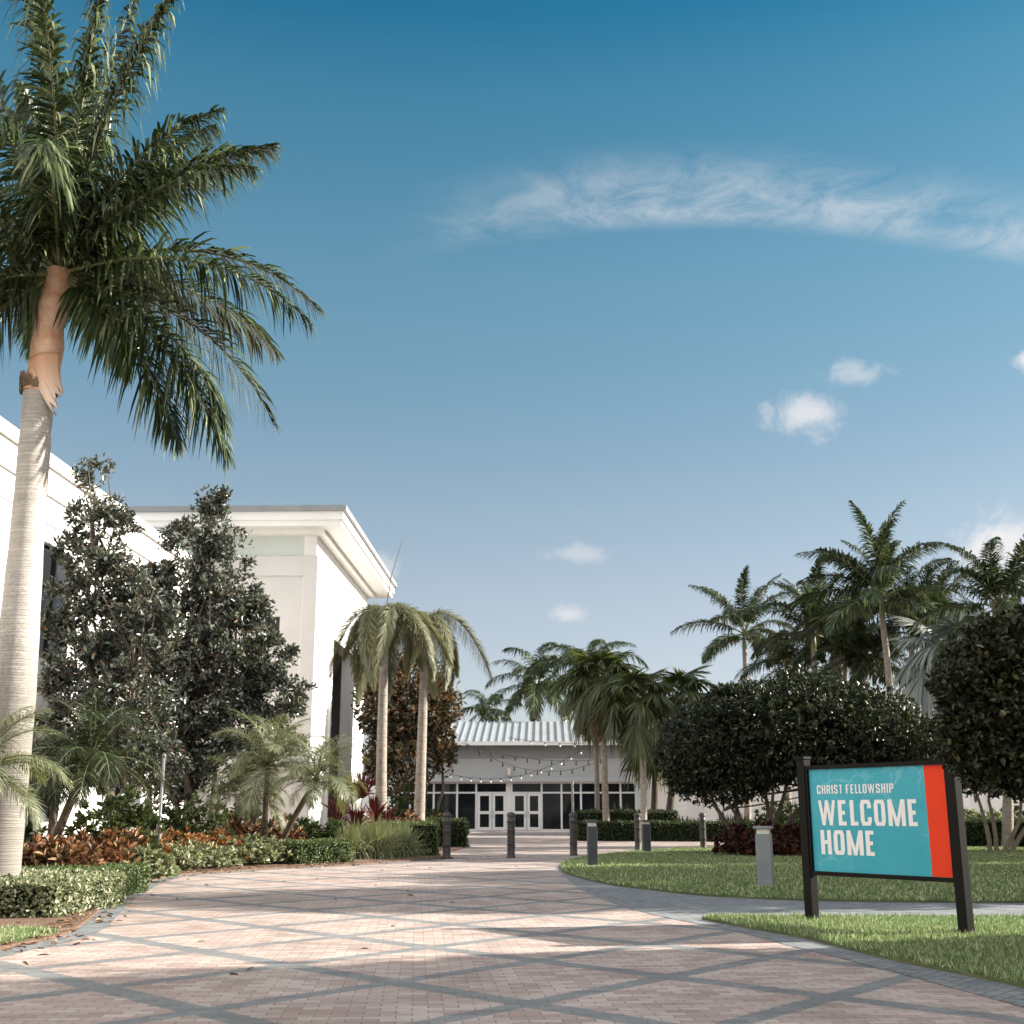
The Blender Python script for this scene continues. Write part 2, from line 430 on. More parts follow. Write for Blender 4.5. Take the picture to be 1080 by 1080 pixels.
M['palm'] = leafmat('palm_leaflets', [(0, (.018, .030, .012)), (.55, (.042, .060, .024)), (.82, (.095, .12, .055)), (1, (.27, .30, .17))], rough=.34, trans=.16, spec=.35, tcol=(1.25, 1.4, .75))  # brightest stop paints sunlit highlights into some leaflets
M['palm_pale'] = leafmat('plumose_palm_leaflets', [(0, (.12, .13, .072)), (.6, (.20, .205, .125)), (1, (.32, .315, .21))], rough=.45, trans=.25, tcol=(1.2, 1.15, .85))
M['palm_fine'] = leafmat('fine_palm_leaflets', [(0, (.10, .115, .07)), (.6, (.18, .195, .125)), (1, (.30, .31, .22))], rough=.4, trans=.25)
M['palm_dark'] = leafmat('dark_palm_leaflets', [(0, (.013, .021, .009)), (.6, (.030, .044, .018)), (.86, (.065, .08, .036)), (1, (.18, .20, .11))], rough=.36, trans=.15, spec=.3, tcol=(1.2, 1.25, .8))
M['palm_silver'] = leafmat('silver_palm_leaflets', [(0, (.16, .18, .17)), (1, (.30, .32, .30))], rough=.6, trans=.15, tcol=(1, 1.1, .9))
M['deadfrond'] = leafmat('dead_frond', [(0, (.16, .11, .07)), (1, (.33, .26, .18))], rough=.8, trans=.2, tcol=(1, .9, .7))
M['rachis'] = plain('palm_rachis', (.13, .14, .06), .5, .2, 4.0)
M['magnolia'] = leafmat('magnolia_leaves', [(0, (.014, .021, .014)), (.42, (.036, .048, .038)), (.62, (.080, .096, .082)), (.80, (.20, .225, .205)), (.93, (.34, .37, .35)), (.965, (.10, .055, .025)), (1, (.20, .09, .035))], back=(.085, .080, .066), rough=.33, trans=.14, spec=.55)  # pale grey-green stops stand in for sun specks on glossy leaves
M['magnolia_rust'] = leafmat('rusty_magnolia_leaves', [(0, (.018, .024, .013)), (.5, (.048, .052, .030)), (.72, (.10, .072, .040)), (.88, (.22, .115, .055)), (1, (.38, .30, .21))], back=(.11, .075, .045), rough=.35, trans=.2, tcol=(1.5, 1.1, .6))
M['clipped'] = leafmat('clipped_tree_leaves', [(0, (.009, .014, .007)), (.65, (.020, .028, .014)), (.9, (.050, .058, .030)), (1, (.16, .17, .11))], rough=.33, trans=.14)
M['neartree'] = leafmat('glossy_dark_leaves', [(0, (.009, .013, .006)), (.7, (.019, .025, .011)), (.85, (.045, .047, .021)), (1, (.13, .115, .06))], rough=.35, trans=.14)
M['variegated'] = leafmat('variegated_leaves', [(0, (.07, .09, .04)), (.45, (.16, .185, .095)), (.75, (.36, .37, .25)), (1, (.60, .58, .46))], rough=.5, trans=.25, tcol=(1.1, 1.2, .7))
M['boxhedge'] = leafmat('box_hedge_leaves', [(0, (.05, .075, .03)), (.6, (.09, .125, .05)), (1, (.16, .19, .09))], rough=.45, trans=.22)
M['darkhedge'] = leafmat('dark_hedge_leaves', [(0, (.022, .036, .014)), (.7, (.042, .062, .024)), (1, (.075, .095, .04))], rough=.45, trans=.2)
M['croton'] = leafmat('croton_leaves', [(0, (.035, .03, .014)), (.35, (.09, .052, .026)), (.62, (.20, .095, .050)), (.82, (.42, .22, .13)), (.93, (.52, .36, .22)), (1, (.24, .22, .09))], rough=.36, trans=.2, tcol=(1.4, 1.0, .6))
M['orange'] = leafmat('orange_shrub_leaves', [(0, (.09, .06, .025)), (.5, (.27, .125, .045)), (1, (.46, .23, .09))], rough=.45, trans=.22, tcol=(1.3, 1.0, .6))
M['cordyline'] = leafmat('red_strap_leaves', [(0, (.035, .012, .012)), (.6, (.095, .022, .022)), (1, (.20, .05, .045))], rough=.34, trans=.12, tcol=(1.6, .8, .8))
M['redshrub'] = leafmat('dark_red_shrub_leaves', [(0, (.030, .016, .012)), (.6, (.070, .028, .020)), (.9, (.14, .05, .035)), (1, (.22, .09, .06))], rough=.4, trans=.18, tcol=(1.5, .9, .7))
M['grassclump'] = leafmat('ornamental_grass_blades', [(0, (.14, .155, .08)), (.6, (.25, .265, .15)), (1, (.40, .39, .26))], rough=.5, trans=.3, tcol=(1.1, 1.2, .7))
M['shrub'] = leafmat('shrub_leaves', [(0, (.030, .044, .018)), (.6, (.058, .078, .032)), (1, (.10, .125, .055))], rough=.42, trans=.2)
M['lawn'] = leafmat('lawn_blades', [(0, (.080, .135, .048)), (.55, (.17, .24, .095)), (.82, (.36, .40, .22)), (1, (.66, .63, .47))], rough=.5, trans=.22, tcol=(1.1, 1.2, .8))
M['core'] = plain('inner_shade_core', (.010, .014, .007), .95, .4, 8.0, spec=.05)  # solid near-black filler, added to block light and darken the inside
M['bark'] = barkmat('grey_brown_bark', (.075, .058, .045), (.17, .135, .105))
M['bark_pale'] = barkmat('pale_limb_bark', (.16, .125, .095), (.34, .28, .22))
M['royalbark'] = barkmat('royal_palm_trunk', (.40, .37, .34), (.60, .56, .515), ring=9.0, stain=(.16, .145, .122))
M['palmbark'] = barkmat('ringed_palm_trunk', (.22, .185, .155), (.44, .39, .34), ring=7.0)
M['shaggybark'] = barkmat('shaggy_palm_trunk', (.045, .032, .022), (.15, .105, .07), ring=12.0)
M['crownshaft'] = barkmat('crownshaft_skin', (.58, .27, .14), (.80, .58, .42), rough=.5)
M['drycollar'] = barkmat('dry_brown_fibre', (.10, .065, .045), (.24, .16, .11))
M['sheath'] = barkmat('pale_inner_sheath', (.66, .48, .38), (.85, .76, .68), rough=.6)
M['palm_fan'] = leafmat('fan_palm_leaves', [(0, (.030, .042, .018)), (.6, (.060, .075, .034)), (1, (.11, .12, .06))], rough=.42, trans=.25)
M['greenshaft'] = barkmat('green_crownshaft', (.13, .17, .07), (.22, .26, .12), rough=.5)

# ------------------------------------------------------------------ foliage builders
def leafset(mb, Pt, A, N, L, W, fold=.12, curl=.08, mat=0):
    """folded six-point leaves: base points, axes, normals"""
    n = len(Pt); L = np.broadcast_to(L, (n,))[:, None]; W = np.broadcast_to(W, (n,))[:, None]
    A = unit(A); S = unit(np.cross(A, N)); N = np.cross(S, A)
    up = N * W * fold
    V = np.stack([Pt, Pt + A * L * .33 + S * W * .46 + up, Pt + A * L * .7 + S * W * .40 + up - N * L * curl * .4,
                  Pt + A * L - N * L * curl, Pt + A * L * .7 - S * W * .40 + up - N * L * curl * .4, Pt + A * L * .33 - S * W * .46 + up], 1)
    i = np.arange(n)[:, None] * 6
    Q = np.concatenate([i + np.array([[0, 1, 2, 3]]), i + np.array([[0, 3, 4, 5]])])
    mb.add(V.reshape(-1, 3), Q, mat)
def strips(mb, Pt, D, L, W, grav, wref, prof=((0, .45), (.35, 1), (.72, .75), (1, .06)), mat=0):
    """tapering leaflets that bend down along their length"""
    n = len(Pt); D = unit(D); L = np.broadcast_to(L, (n,))[:, None]; W = np.broadcast_to(W, (n,))[:, None]
    g = np.broadcast_to(grav, (n,))[:, None]
    S = unit(np.cross(D, wref)); down = np.array([[0, 0, -1.0]])
    rows = []
    for t, w in prof:
        c = Pt + D * L * t * (1 - .25 * g * t) + down * g * L * t * t
        rows += [c - S * W * .5 * w, c + S * W * .5 * w]
    V = np.stack(rows, 1); k = len(prof); i = np.arange(n)[:, None] * (2 * k)
    Q = np.concatenate([i + np.array([[2 * j, 2 * j + 1, 2 * j + 3, 2 * j + 2]]) for j in range(k - 1)])
    mb.add(V.reshape(-1, 3), Q, mat)
def frond_mesh(seed, L, pitch, droop, n, ll, lw, plume=.3, grav=.35, bare=.1, rr=.02, mats=None, expo=1.4, vee=.25, side=0.0, tight=0.0):
    """feather frond leaving the origin along +X with the given pitch"""
    r = np.random.default_rng(seed); mb = MB()
    k = 24; s = np.linspace(0, 1, k); ang = pitch - droop * (s ** expo if not tight else (1 - np.exp(-tight * s)) / (1 - math.exp(-tight)))
    ds = L / (k - 1)
    X = np.concatenate([[0], np.cumsum(np.cos(ang[:-1]) * ds)]); Z = np.concatenate([[0], np.cumsum(np.sin(ang[:-1]) * ds)])
    Y = side * L * s ** 2
    C = np.stack([X, Y, Z], 1)
    tube(mb, C, rr * (1 - .85 * s) + .003, 5, 1)
    sv = np.linspace(bare, .985, n); sv = np.concatenate([sv, sv]) + r.uniform(-.006, .006, 2 * n)
    sg = np.concatenate([np.ones(n), -np.ones(n)])
    pt = np.stack([np.interp(sv, s, C[:, i]) for i in range(3)], 1)
    a = np.interp(sv, s, ang)
    T = np.stack([np.cos(a), 2 * side * sv, np.sin(a)], 1); T = unit(T)
    B = np.stack([np.zeros_like(a), sg, np.zeros_like(a)], 1); Nn = np.stack([-np.sin(a), np.zeros_like(a), np.cos(a)], 1)
    sp_ = (sv - bare) / (1 - bare)
    fa = np.radians(68 - 42 * sp_) + r.normal(0, .06, 2 * n)
    roll = vee + r.uniform(-plume, plume, 2 * n)
    D = np.sin(fa)[:, None] * (np.cos(roll)[:, None] * B + np.sin(roll)[:, None] * Nn) + np.cos(fa)[:, None] * T
    prof = (.5 + .5 * np.sin(np.pi * np.clip(sp_ * .8 + .18, 0, 1))) * (1 - .45 * np.clip((sp_ - .75) / .25, 0, 1))
    strips(mb, pt, D, ll * prof * r.uniform(.88, 1.1, 2 * n), lw * r.uniform(.8, 1.15, 2 * n), grav * r.uniform(.6, 1.4, 2 * n), Nn + T * .3)
    return mb.mesh('frond', mats)
def fan_mesh(seed, R, pet, pitch, nseg, lw, mats, grav=.25, spread=150, costa=.35):
    """fan leaf: petiole along +X, blade of folded segments"""
    r = np.random.default_rng(seed); mb = MB()
    s = np.linspace(0, 1, 8); a = pitch - .5 * s ** 2
    X = np.concatenate([[0], np.cumsum(np.cos(a[:-1]) * pet / 7)]); Z = np.concatenate([[0], np.cumsum(np.sin(a[:-1]) * pet / 7)])
    C = np.stack([X, 0 * X, Z], 1); tube(mb, C, .022 * (1 - .4 * s), 5, 1)
    e = C[-1]; ae = a[-1] - .15
    T = np.array([math.cos(ae), 0, math.sin(ae)]); B = np.array([0, 1.0, 0]); Nn = np.cross(T, B)
    phi = np.radians(np.linspace(-spread, spread, nseg)) + r.normal(0, .015, nseg)
    D = np.cos(phi)[:, None] * T + np.sin(phi)[:, None] * B + Nn[None] * (-.12) * r.uniform(.6, 1.4, nseg)[:, None]
    base = np.repeat(e[None], nseg, 0) + T * costa * .1 * np.cos(phi)[:, None]
    Ls = R * (.82 + .18 * np.cos(phi * .7)) * r.uniform(.93, 1.05, nseg)
    strips(mb, base, D, Ls, lw, grav * r.uniform(.5, 1.5, nseg), np.repeat(Nn[None], nseg, 0) + B * .35 * np.where(np.arange(nseg) % 2, 1, -1)[:, None],
           prof=((0, .06), (.3, .8), (.55, 1), (.8, .55), (1, .04)))
    return mb.mesh('frond', mats)
def sphere_pts(r, n):
    v = r.normal(size=(n, 3)); return unit(v)
def lump(p, f, ph):
    """cheap smooth 3-D noise in -1..1"""
    return (np.sin(p[:, 0] * f + ph) * np.sin(p[:, 1] * f * 1.13 + ph * 1.7) + np.sin(p[:, 2] * f * 1.21 + ph * 2.3) * np.sin(p[:, 0] * f * .83 - ph)
            + np.sin(p[:, 1] * f * 2.1 - ph) * np.sin(p[:, 2] * f * 1.9 + ph)) / 2.2
def crown_blobs(mb, seed, blobs, n_cl, per, L, W, shell=2.4, gap=-.5, gapf=1.3, up=.45, mat=0, spread=.9, core=0.0, coremat=1, rough=0.0, fold=.12, curl=.12, nvar=.45):
    """leaf clusters spread through the union of ellipsoids (centre, radii)"""
    r = np.random.default_rng(seed)
    vol = np.array([b[1][0] * b[1][1] * b[1][2] for b in blobs]) ** .75; share = vol / vol.sum()
    CP, CD = [], []
    for (c, rad), sh in zip(blobs, share):
        c, rad = np.asarray(c, float), np.asarray(rad, float)
        m = int(n_cl * sh * 1.6) + 6
        d = sphere_pts(r, m); rr = r.uniform(0, 1, m) ** (1 / shell)
        q = d * (rr * (1 + rough * lump(d * 3.0 + c, 2.2, seed % 7)))[:, None] * rad + c
        ok = lump(q, gapf, seed * .37) > gap
        q, d = q[ok], d[ok]
        k = int(n_cl * sh) + 4
        CP.append(q[:k]); CD.append(unit(d[:k] / rad * rad.mean()))
    CP = np.concatenate(CP); CD = np.concatenate(CD)
    n = len(CP)
    ax = unit(CD + np.array([0, 0, up]) + r.normal(0, .35, (n, 3)))
    A = np.repeat(ax, per, 0) + r.normal(0, spread, (n * per, 3)) * .8
    Pt = np.repeat(CP, per, 0) + r.normal(0, L * .28, (n * per, 3))
    N = np.repeat(ax, per, 0) * .9 + r.normal(0, nvar, (n * per, 3)) + np.array([0, 0, .35])
    leafset(mb, Pt, A, N, L * r.uniform(.65, 1.2, n * per), W * r.uniform(.75, 1.15, n * per), fold, curl, mat)
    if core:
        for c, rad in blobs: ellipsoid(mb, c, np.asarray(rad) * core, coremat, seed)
    return CP
def ellipsoid(mb, c, rad, mat, seed=0, nu=14, nv=8):
    u = np.arange(nu) * 2 * math.pi / nu; v = np.linspace(-math.pi / 2 + .12, math.pi / 2 - .12, nv)
    U, Vv = np.meshgrid(u, v)
    d = np.stack([np.cos(Vv) * np.cos(U), np.cos(Vv) * np.sin(U), np.sin(Vv)], -1).reshape(-1, 3)
    k = 1 + .10 * lump(d * 4, 1.7, seed % 5)
    i = np.arange(nv - 1)[:, None] * nu; j = np.arange(nu)[None, :]; j2 = (j + 1) % nu
    Q = np.stack([i + j, i + j2, i + nu + j2, i + nu + j], -1).reshape(-1, 4)
    V = d * k[:, None] * np.asarray(rad) + np.asarray(c)
    mb.add(V, Q, mat); mb.add(V[-nu:], np.arange(nu).reshape(1, nu), mat); mb.add(V[:nu], np.arange(nu)[::-1].reshape(1, nu), mat)
def blob(px, py, rx, ry, Y, depth=None):
    """an ellipsoid of a crown: seen at (px, py) at distance Y, with a real depth"""
    k = Y / F
    return (P(px, py, Y), (rx * k, (depth if depth else (rx + ry) / 2 * k), ry * k))
def limb(mb, a, b, r0, r1, seed=0, bow=.12, n=7, mat=0, k=6):
    r = np.random.default_rng(seed); a, b = np.asarray(a, float), np.asarray(b, float)
    t = np.linspace(0, 1, k)[:, None]; ln = np.linalg.norm(b - a)
    off = r.normal(0, bow * ln, 3) * np.array([1, 1, .4])
    pts = a + (b - a) * t + off * np.sin(np.pi * t) + r.normal(0, .018 * ln, (k, 3)) * np.sin(np.pi * t)
    tube(mb, pts, np.linspace(r0, r1, k), n, mat)

def hedge(name, label, pts, h, w, seed, m, lsize=.05, dens=900, group=None, rough=.05, cat='hedge', per=1, aspect=.55):
    """a clipped hedge following a line on the ground; leaves over its faces and a solid dark core added for inner shade"""
    r = np.random.default_rng(seed); mb = MB()
    pts = np.asarray([q[:2] for q in pts], float)
    seg = np.diff(pts, axis=0); ln = np.linalg.norm(seg, axis=1); tot = ln.sum()
    per_area = 2 * h * tot + w * tot + 2 * w * h
    n = int(per_area * dens)
    s = r.uniform(-.0, tot, n); cum = np.concatenate([[0], np.cumsum(ln)])
    idx = np.clip(np.searchsorted(cum, s, side='right') - 1, 0, len(ln) - 1)
    t = (s - cum[idx]) / ln[idx]
    base = pts[idx] + seg[idx] * t[:, None]; dirv = seg[idx] / ln[idx][:, None]; nor = np.stack([dirv[:, 1], -dirv[:, 0]], 1)
    face = r.uniform(0, per_area, n)
    u = r.uniform(-.5, .5, n); v = r.uniform(0, 1, n)
    side = np.where(face < h * tot, 1, np.where(face < 2 * h * tot, -1, 0)); top = (side == 0) & (face < 2 * h * tot + w * tot)
    end = (side == 0) & ~top
    off = np.where(side != 0, side * w * .5, u * w); z = np.where(top, h, v * h)
    Nrm = np.zeros((n, 3)); Nrm[:, :2] = nor * side[:, None]; Nrm[top] = (0, 0, 1)
    e2 = r.uniform(0, 1, n) < .5
    bx = base + nor * off[:, None]
    for flag, p_, d_ in ((end & e2, pts[0], -seg[0] / ln[0]), (end & ~e2, pts[-1], seg[-1] / ln[-1])):
        bx[flag] = p_ + np.stack([d_[1], -d_[0]])[None] * (u[flag] * w)[:, None]; Nrm[flag, :2] = d_
    Pt = np.concatenate([bx, z[:, None]], 1)
    lum = lump(Pt, 5.0, seed) * rough + r.normal(0, rough * .55, n)
    Pt = Pt + Nrm * lum[:, None]; Pt[:, 2] = np.maximum(Pt[:, 2], .03)
    A = Nrm * .7 + r.normal(0, .75, (n, 3)) + np.array([0, 0, .25])
    leafset(mb, Pt - unit(A) * lsize * .4, A, Nrm + r.normal(0, .5, (n, 3)) + np.array([0, 0, .3]), lsize * r.uniform(.7, 1.3, n), lsize * aspect * r.uniform(.8, 1.2, n), mat=0)
    for i in range(len(seg)):                     # core
        d_ = seg[i] / ln[i]; nn = np.array([d_[1], -d_[0]]); a, b = pts[i] + d_ * .05, pts[i + 1] - d_ * .05
        q = w * .5 - .07; hh = h - .07
        V = [(*(a + nn * q), 0), (*(b + nn * q), 0), (*(b - nn * q), 0), (*(a - nn * q), 0), (*(a + nn * q), hh), (*(b + nn * q), hh), (*(b - nn * q), hh), (*(a - nn * q), hh)]
        mb.add(V, CUBEF, 1)
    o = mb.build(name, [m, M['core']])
    return tag(o, label, cat, group)
def rosette_shrub(name, label, c, rad, n_ros, per, L, W, seed, m, group=None, cat='shrub', core=False, up=.8, spread=.75, stems=True, curl=.25):
    """bushy plant of leaf rosettes; c on the ground, rad = (rx, ry, h)"""
    r = np.random.default_rng(seed); mb = MB(); c = np.asarray(c, float)
    n_ros = int(n_ros * 1.7)
    d = sphere_pts(r, n_ros); d[:, 2] = np.abs(d[:, 2])
    rr = r.uniform(.15, 1.0, n_ros) ** .6
    q = d * rr[:, None] * np.asarray(rad) * np.array([1, 1, .82]); q[:, 2] += .12 * rad[2]
    ax = unit(d + np.array([0, 0, up]) + r.normal(0, .2, (n_ros, 3)))
    A = np.repeat(ax, per, 0) + r.normal(0, spread, (n_ros * per, 3)) * .7
    Pt = np.repeat(q, per, 0) + r.normal(0, L * .08, (n_ros * per, 3))
    Pt[:, 2] = np.maximum(Pt[:, 2], .02)
    A = unit(A); A[:, 2] = np.maximum(A[:, 2], -.15)
    N = np.repeat(ax, per, 0) + r.normal(0, .3, (n_ros * per, 3))
    leafset(mb, Pt, A, N, L * r.uniform(.7, 1.2, n_ros * per), W * r.uniform(.8, 1.2, n_ros * per), .16, curl)
    if core: ellipsoid(mb, (0, 0, rad[2] * .40), (rad[0] * .62, rad[1] * .62, rad[2] * .42), 1, seed)
    if stems:
        for k in range(min(14, n_ros)): limb(mb, (r.uniform(-.1, .1) * rad[0], r.uniform(-.1, .1) * rad[1], 0), q[k], .014, .008, seed + k, n=5, mat=2)
    o = mb.build(name, [m, M['core'], M['bark']], loc=tuple(c))
    return tag(o, label, cat, group)
def strap_clump(name, label, c, n, L, W, seed, m, grav=.6, spread=.9, rad=.15, group=None, cat='plant', heads=None):
    """arching strap leaves rising from one or more hearts"""
    r = np.random.default_rng(seed); mb = MB()
    heads = heads if heads is not None else [(0, 0, .02)]
    hd = np.asarray(heads, float)[r.integers(0, len(heads), n)]
    az = r.uniform(0, 2 * math.pi, n); tilt = np.abs(r.normal(0, spread * .6, n)).clip(0, 1.5)
    D = np.stack([np.sin(tilt) * np.cos(az), np.sin(tilt) * np.sin(az), np.cos(tilt)], 1)
    Pt = hd + np.stack([np.cos(az), np.sin(az), 0 * az], 1) * rad * r.uniform(0, 1, n)[:, None]
    strips(mb, Pt, D, L * r.uniform(.6, 1.15, n), W, grav * (.3 + np.sin(tilt)) * r.uniform(.5, 1.2, n), np.stack([-np.sin(az), np.cos(az), 0 * az], 1) * .2 + D[:, [1, 2, 0]] + np.array([.01, .02, .03]),
           prof=((0, .5), (.3, 1), (.6, .85), (.85, .45), (1, .05)))
    for h_ in heads:
        if h_[2] > .1: tube(mb, [(h_[0] * .3, h_[1] * .3, 0), (h_[0] * .8, h_[1] * .8, h_[2] * .6), h_], .02, 6, 1)
    o = mb.build(name, [m, M['bark']], loc=tuple(c))
    return tag(o, label, cat, group)

def trunk_mb(base, top, r0, r1, seed=0, bow=.0, swell=0.0, k=14, n=14, bulge=None, mat=0):
    mb = MB(); r = np.random.default_rng(seed); t = np.linspace(0, 1, k)
    base, top = np.asarray(base, float), np.asarray(top, float)
    off = r.normal(0, 1, 3); off[2] = 0
    pts = base + (top - base) * t[:, None] + off * bow * np.sin(np.pi * t)[:, None]
    rad = r0 + (r1 - r0) * t + swell * np.exp(-t * 14)
    if bulge: rad = rad + bulge * np.exp(-((t - .35) / .28) ** 2)
    tube(mb, pts, rad, n, mat)
    return mb

FR = {}
def variants(key, m, specs):
    """frond mesh variants, each with its own pitch, shared among the palms of a kind"""
    FR[key] = [frond_mesh(abs(hash_(key)) + i, mats=[m, M['rachis']], **s) for i, s in enumerate(specs)]
def hash_(s): return sum(ord(c) * (i + 3) for i, c in enumerate(s))
def crown(root, top, key, n, seed, scale=1.0, order=None, skip=None):
    """n fronds round the top, the upright ones innermost"""
    r = np.random.default_rng(seed); ms = FR[key]
    for i in range(n):
        q = i / max(1, n - 1)
        me = ms[min(len(ms) - 1, int(q * len(ms) + r.uniform(-.25, .25)))] if q > 0 else ms[0]
        az = i * 2.39996 + r.uniform(-.25, .25)
        sc = scale * r.uniform(.78, 1.12)
        obj('frond', me, root, (top[0], top[1], top[2] - .06 * i / n), (r.uniform(-.3, .3), r.uniform(-.16, .16), az), (sc, sc, sc))
def feather_palm(name, label, base, top, r0, r1, key, n, seed, scale=1.0, bark='palmbark', shaft=None, group=None, bow=.1, spear=0.0, cat='palm tree'):
    base = np.asarray(base, float); top = np.asarray(top, float) - base
    root = empty(name, tuple(base), label, cat, group)
    H = top[2]
    if shaft:
        a = top * (1 - shaft[0] / H)
        trunk_mb((0, 0, -.05), a, r0, r1, seed, bow, .25 * r0).build('trunk', M[bark], root)
        mb = MB(); t = np.linspace(0, 1, 8)
        tube(mb, a + (top - a) * t[:, None], r1 * 1.12 * (1 - .45 * t ** 1.5), 12)
        mb.build('crownshaft', M[shaft[1]], root)
    else: trunk_mb((0, 0, -.05), top, r0, r1, seed, bow, .25 * r0).build('trunk', M[bark], root)
    crown(root, top, key, n, seed + 5, scale)
    if spear:
        mb = MB(); tube(mb, [top, top + np.array([.06, 0, .5]) * spear, top + np.array([.2, 0, 1.0]) * spear], [.03, .022, .006], 6)
        mb.build('spear_leaf', M['palm_pale'], root)
    return root

# ------------------------------------------------------------------ ground, paving, lawns
sheet('ground', [(-1500, -300), (1500, -300), (1500, 3000), (-1500, 3000)], -.06, -.06, M['soil'])
sheet('plaza', [(-12, -12), (40, -12), (40, 92.3), (-12, 92.3)], 0, 0, M['pavers'])

bed_px = [(-260, 1060), (0, 1002), (67, 987), (97, 968), (113, 953), (140, 938), (160, 930), (187, 923.5), (233, 920), (293, 916), (360, 913), (440, 908), (478, 905)]
bed_line = smooth_line([G(x, y) for x, y in bed_px])
bed_poly = bed_line + [(-3.2, 36.5), (-3.0, 45), (-4.0, 60), (-7.5, 72), (-8.4, 92), (-60, 92), (-60, 2)]
sheet('planting_bed', bed_poly, -.05, .03, M['mulch'])
def strip_of(line, w, side=1):
    p = np.asarray(line); t = unit(np.gradient(p, axis=0)); n = np.stack([t[:, 1], -t[:, 0]], 1) * side
    return [tuple(q) for q in p] + [tuple(q) for q in (p + n * w)[::-1]]
sheet('paver_border', strip_of(bed_line, .28, 1), .004, .004, M['greypavers'])

near_top = [(740, 970), (770, 970), (820, 970), (900, 970.5), (1000, 971), (1080, 971.5), (1400, 974)]
near_low = [(740, 970), (765, 975), (795, 981), (850, 991), (930, 1011), (1010, 1028), (1080, 1043), (1200, 1078)]
top_l = smooth_line([G(x, y) for x, y in near_top]); low_l = smooth_line([G(x, y) for x, y in near_low])
near_poly = top_l + [(14, 6), (6, 4)] + low_l[::-1][:-1]
sheet('lawn', near_poly, -.05, .03, M['soil'])
isl_near = [(591, 915), (596, 921), (612, 926.5), (640, 933), (680, 938.5), (740, 945), (810, 949), (900, 951.5), (1000, 952.5), (1080, 953), (1300, 954)]
isl_far = [(591, 915), (594, 911), (606, 907), (640, 902), (690, 897.5), (760, 894.5), (900, 893.2), (1080, 892.5), (1300, 892)]
isl_nl = smooth_line([G(x, y) for x, y in isl_near]); isl_fl = smooth_line([G(x, y) for x, y in isl_far])
isl_poly = isl_nl + isl_fl[::-1][:-1]
sheet('lawn', isl_poly, -.05, .03, M['soil'])
path_left = [(586, 914), (592, 921), (603, 931), (618, 941), (653, 955), (694, 966), (728, 973), (770, 981), (830, 997), (910, 1017), (1000, 1041), (1080, 1063), (1180, 1095)]
path_l = smooth_line([G(x, y) for x, y in path_left])
sheet('path', path_l + [(8, 4), (22, 6), (26, 24), (14, 24)] + isl_fl[:4][::-1], .004, .004, M['greypavers'])

def leaf_litter():
    r = np.random.default_rng(77); line = np.asarray(bed_line); n = 900
    i = r.integers(0, len(line) - 1, n); t = r.uniform(0, 1, n)[:, None]
    d = unit(line[i + 1] - line[i]); nor = np.stack([d[:, 1], -d[:, 0]], 1)
    off = np.where(r.uniform(0, 1, n) < .75, -np.abs(r.normal(0, .22, n)), np.abs(r.normal(0, .22, n)))
    q = line[i] * (1 - t) + line[i + 1] * t + nor * off[:, None]
    far = r.uniform(0, 1, n) < .05; q[far] += np.stack([r.uniform(0, 5, far.sum()), r.uniform(-1, 3, far.sum())], 1)
    az = r.uniform(0, 6.283, n); mb = MB()
    leafset(mb, np.concatenate([q, np.where(off < 0, .045, .016)[:, None]], 1), np.stack([np.cos(az), np.sin(az), r.uniform(-.05, .25, n)], 1), np.stack([r.normal(0, .25, n), r.normal(0, .25, n), np.ones(n)], 1), r.uniform(.05, .12, n), r.uniform(.025, .05, n), .2, .2)
    tag(mb.build('leaf_litter', M['litter']), 'dry fallen leaves scattered along the planting bed edge', 'leaf litter', kind='stuff')
M['litter'] = leafmat('dry_leaves', [(0, (.10, .06, .035)), (.6, (.24, .14, .08)), (1, (.42, .30, .20))], rough=.8, trans=.1, tcol=(1, .9, .7))
leaf_litter()
def inside(poly, q):
    poly = np.asarray(poly); x, y = q[:, 0], q[:, 1]; c = np.zeros(len(q), bool); j = len(poly) - 1
    for i in range(len(poly)):
        xi, yi = poly[i]; xj, yj = poly[j]
        hit = ((yi > y) != (yj > y)) & (x < (xj - xi) * (y - yi) / (yj - yi + 1e-12) + xi)
        c ^= hit; j = i
    return c
def lawn_blades(label, poly, xr, yr, dens, hgt, wid, seed, maxY=None):
    r = np.random.default_rng(seed)
    n = int((xr[1] - xr[0]) * (yr[1] - yr[0]) * dens)
    q = np.stack([r.uniform(*xr, n), r.uniform(*yr, n)], 1)
    q = q[inside(poly, q)]
    q = q[np.abs(q[:, 0]) < q[:, 1] * .47 + .8]
    n = len(q); tuft = lump(np.concatenate([q, 0 * q[:, :1]], 1), 6.0, seed) * .25 + 1
    az = r.uniform(0, 2 * math.pi, n); tl = np.abs(r.normal(0, .42, n))
    D = np.stack([np.sin(tl) * np.cos(az), np.sin(tl) * np.sin(az), np.cos(tl)], 1)
    mb = MB()
    strips(mb, np.concatenate([q, np.full((n, 1), .025)], 1), D, hgt * tuft * r.uniform(.6, 1.25, n), wid, .25 * r.uniform(0, 1.5, n),
           np.stack([np.cos(az + 1.6), np.sin(az + 1.6), .1 + 0 * az], 1), prof=((0, 1), (.55, .8), (1, .08)))
    return tag(mb.build('grass', M['lawn']), label, 'grass', kind='stuff')
lawn_blades('mown grass of the near lawn under the welcome sign', near_poly, (1.5, 9), (8.5, 15), 3400, .07, .0085, 11)
sm_poly = [tuple(G(x, y)[:2]) for x, y in ((-120, 984), (20, 983.5), (48, 985), (62, 988), (30, 995), (0, 1000.5), (-200, 1045))]
sheet('lawn', sm_poly, .0, .045, M['soil'])
lawn_blades('strip of grass before the nearest left hedge', sm_poly, (-8, -3), (9, 15), 3000, .07, .009, 13)
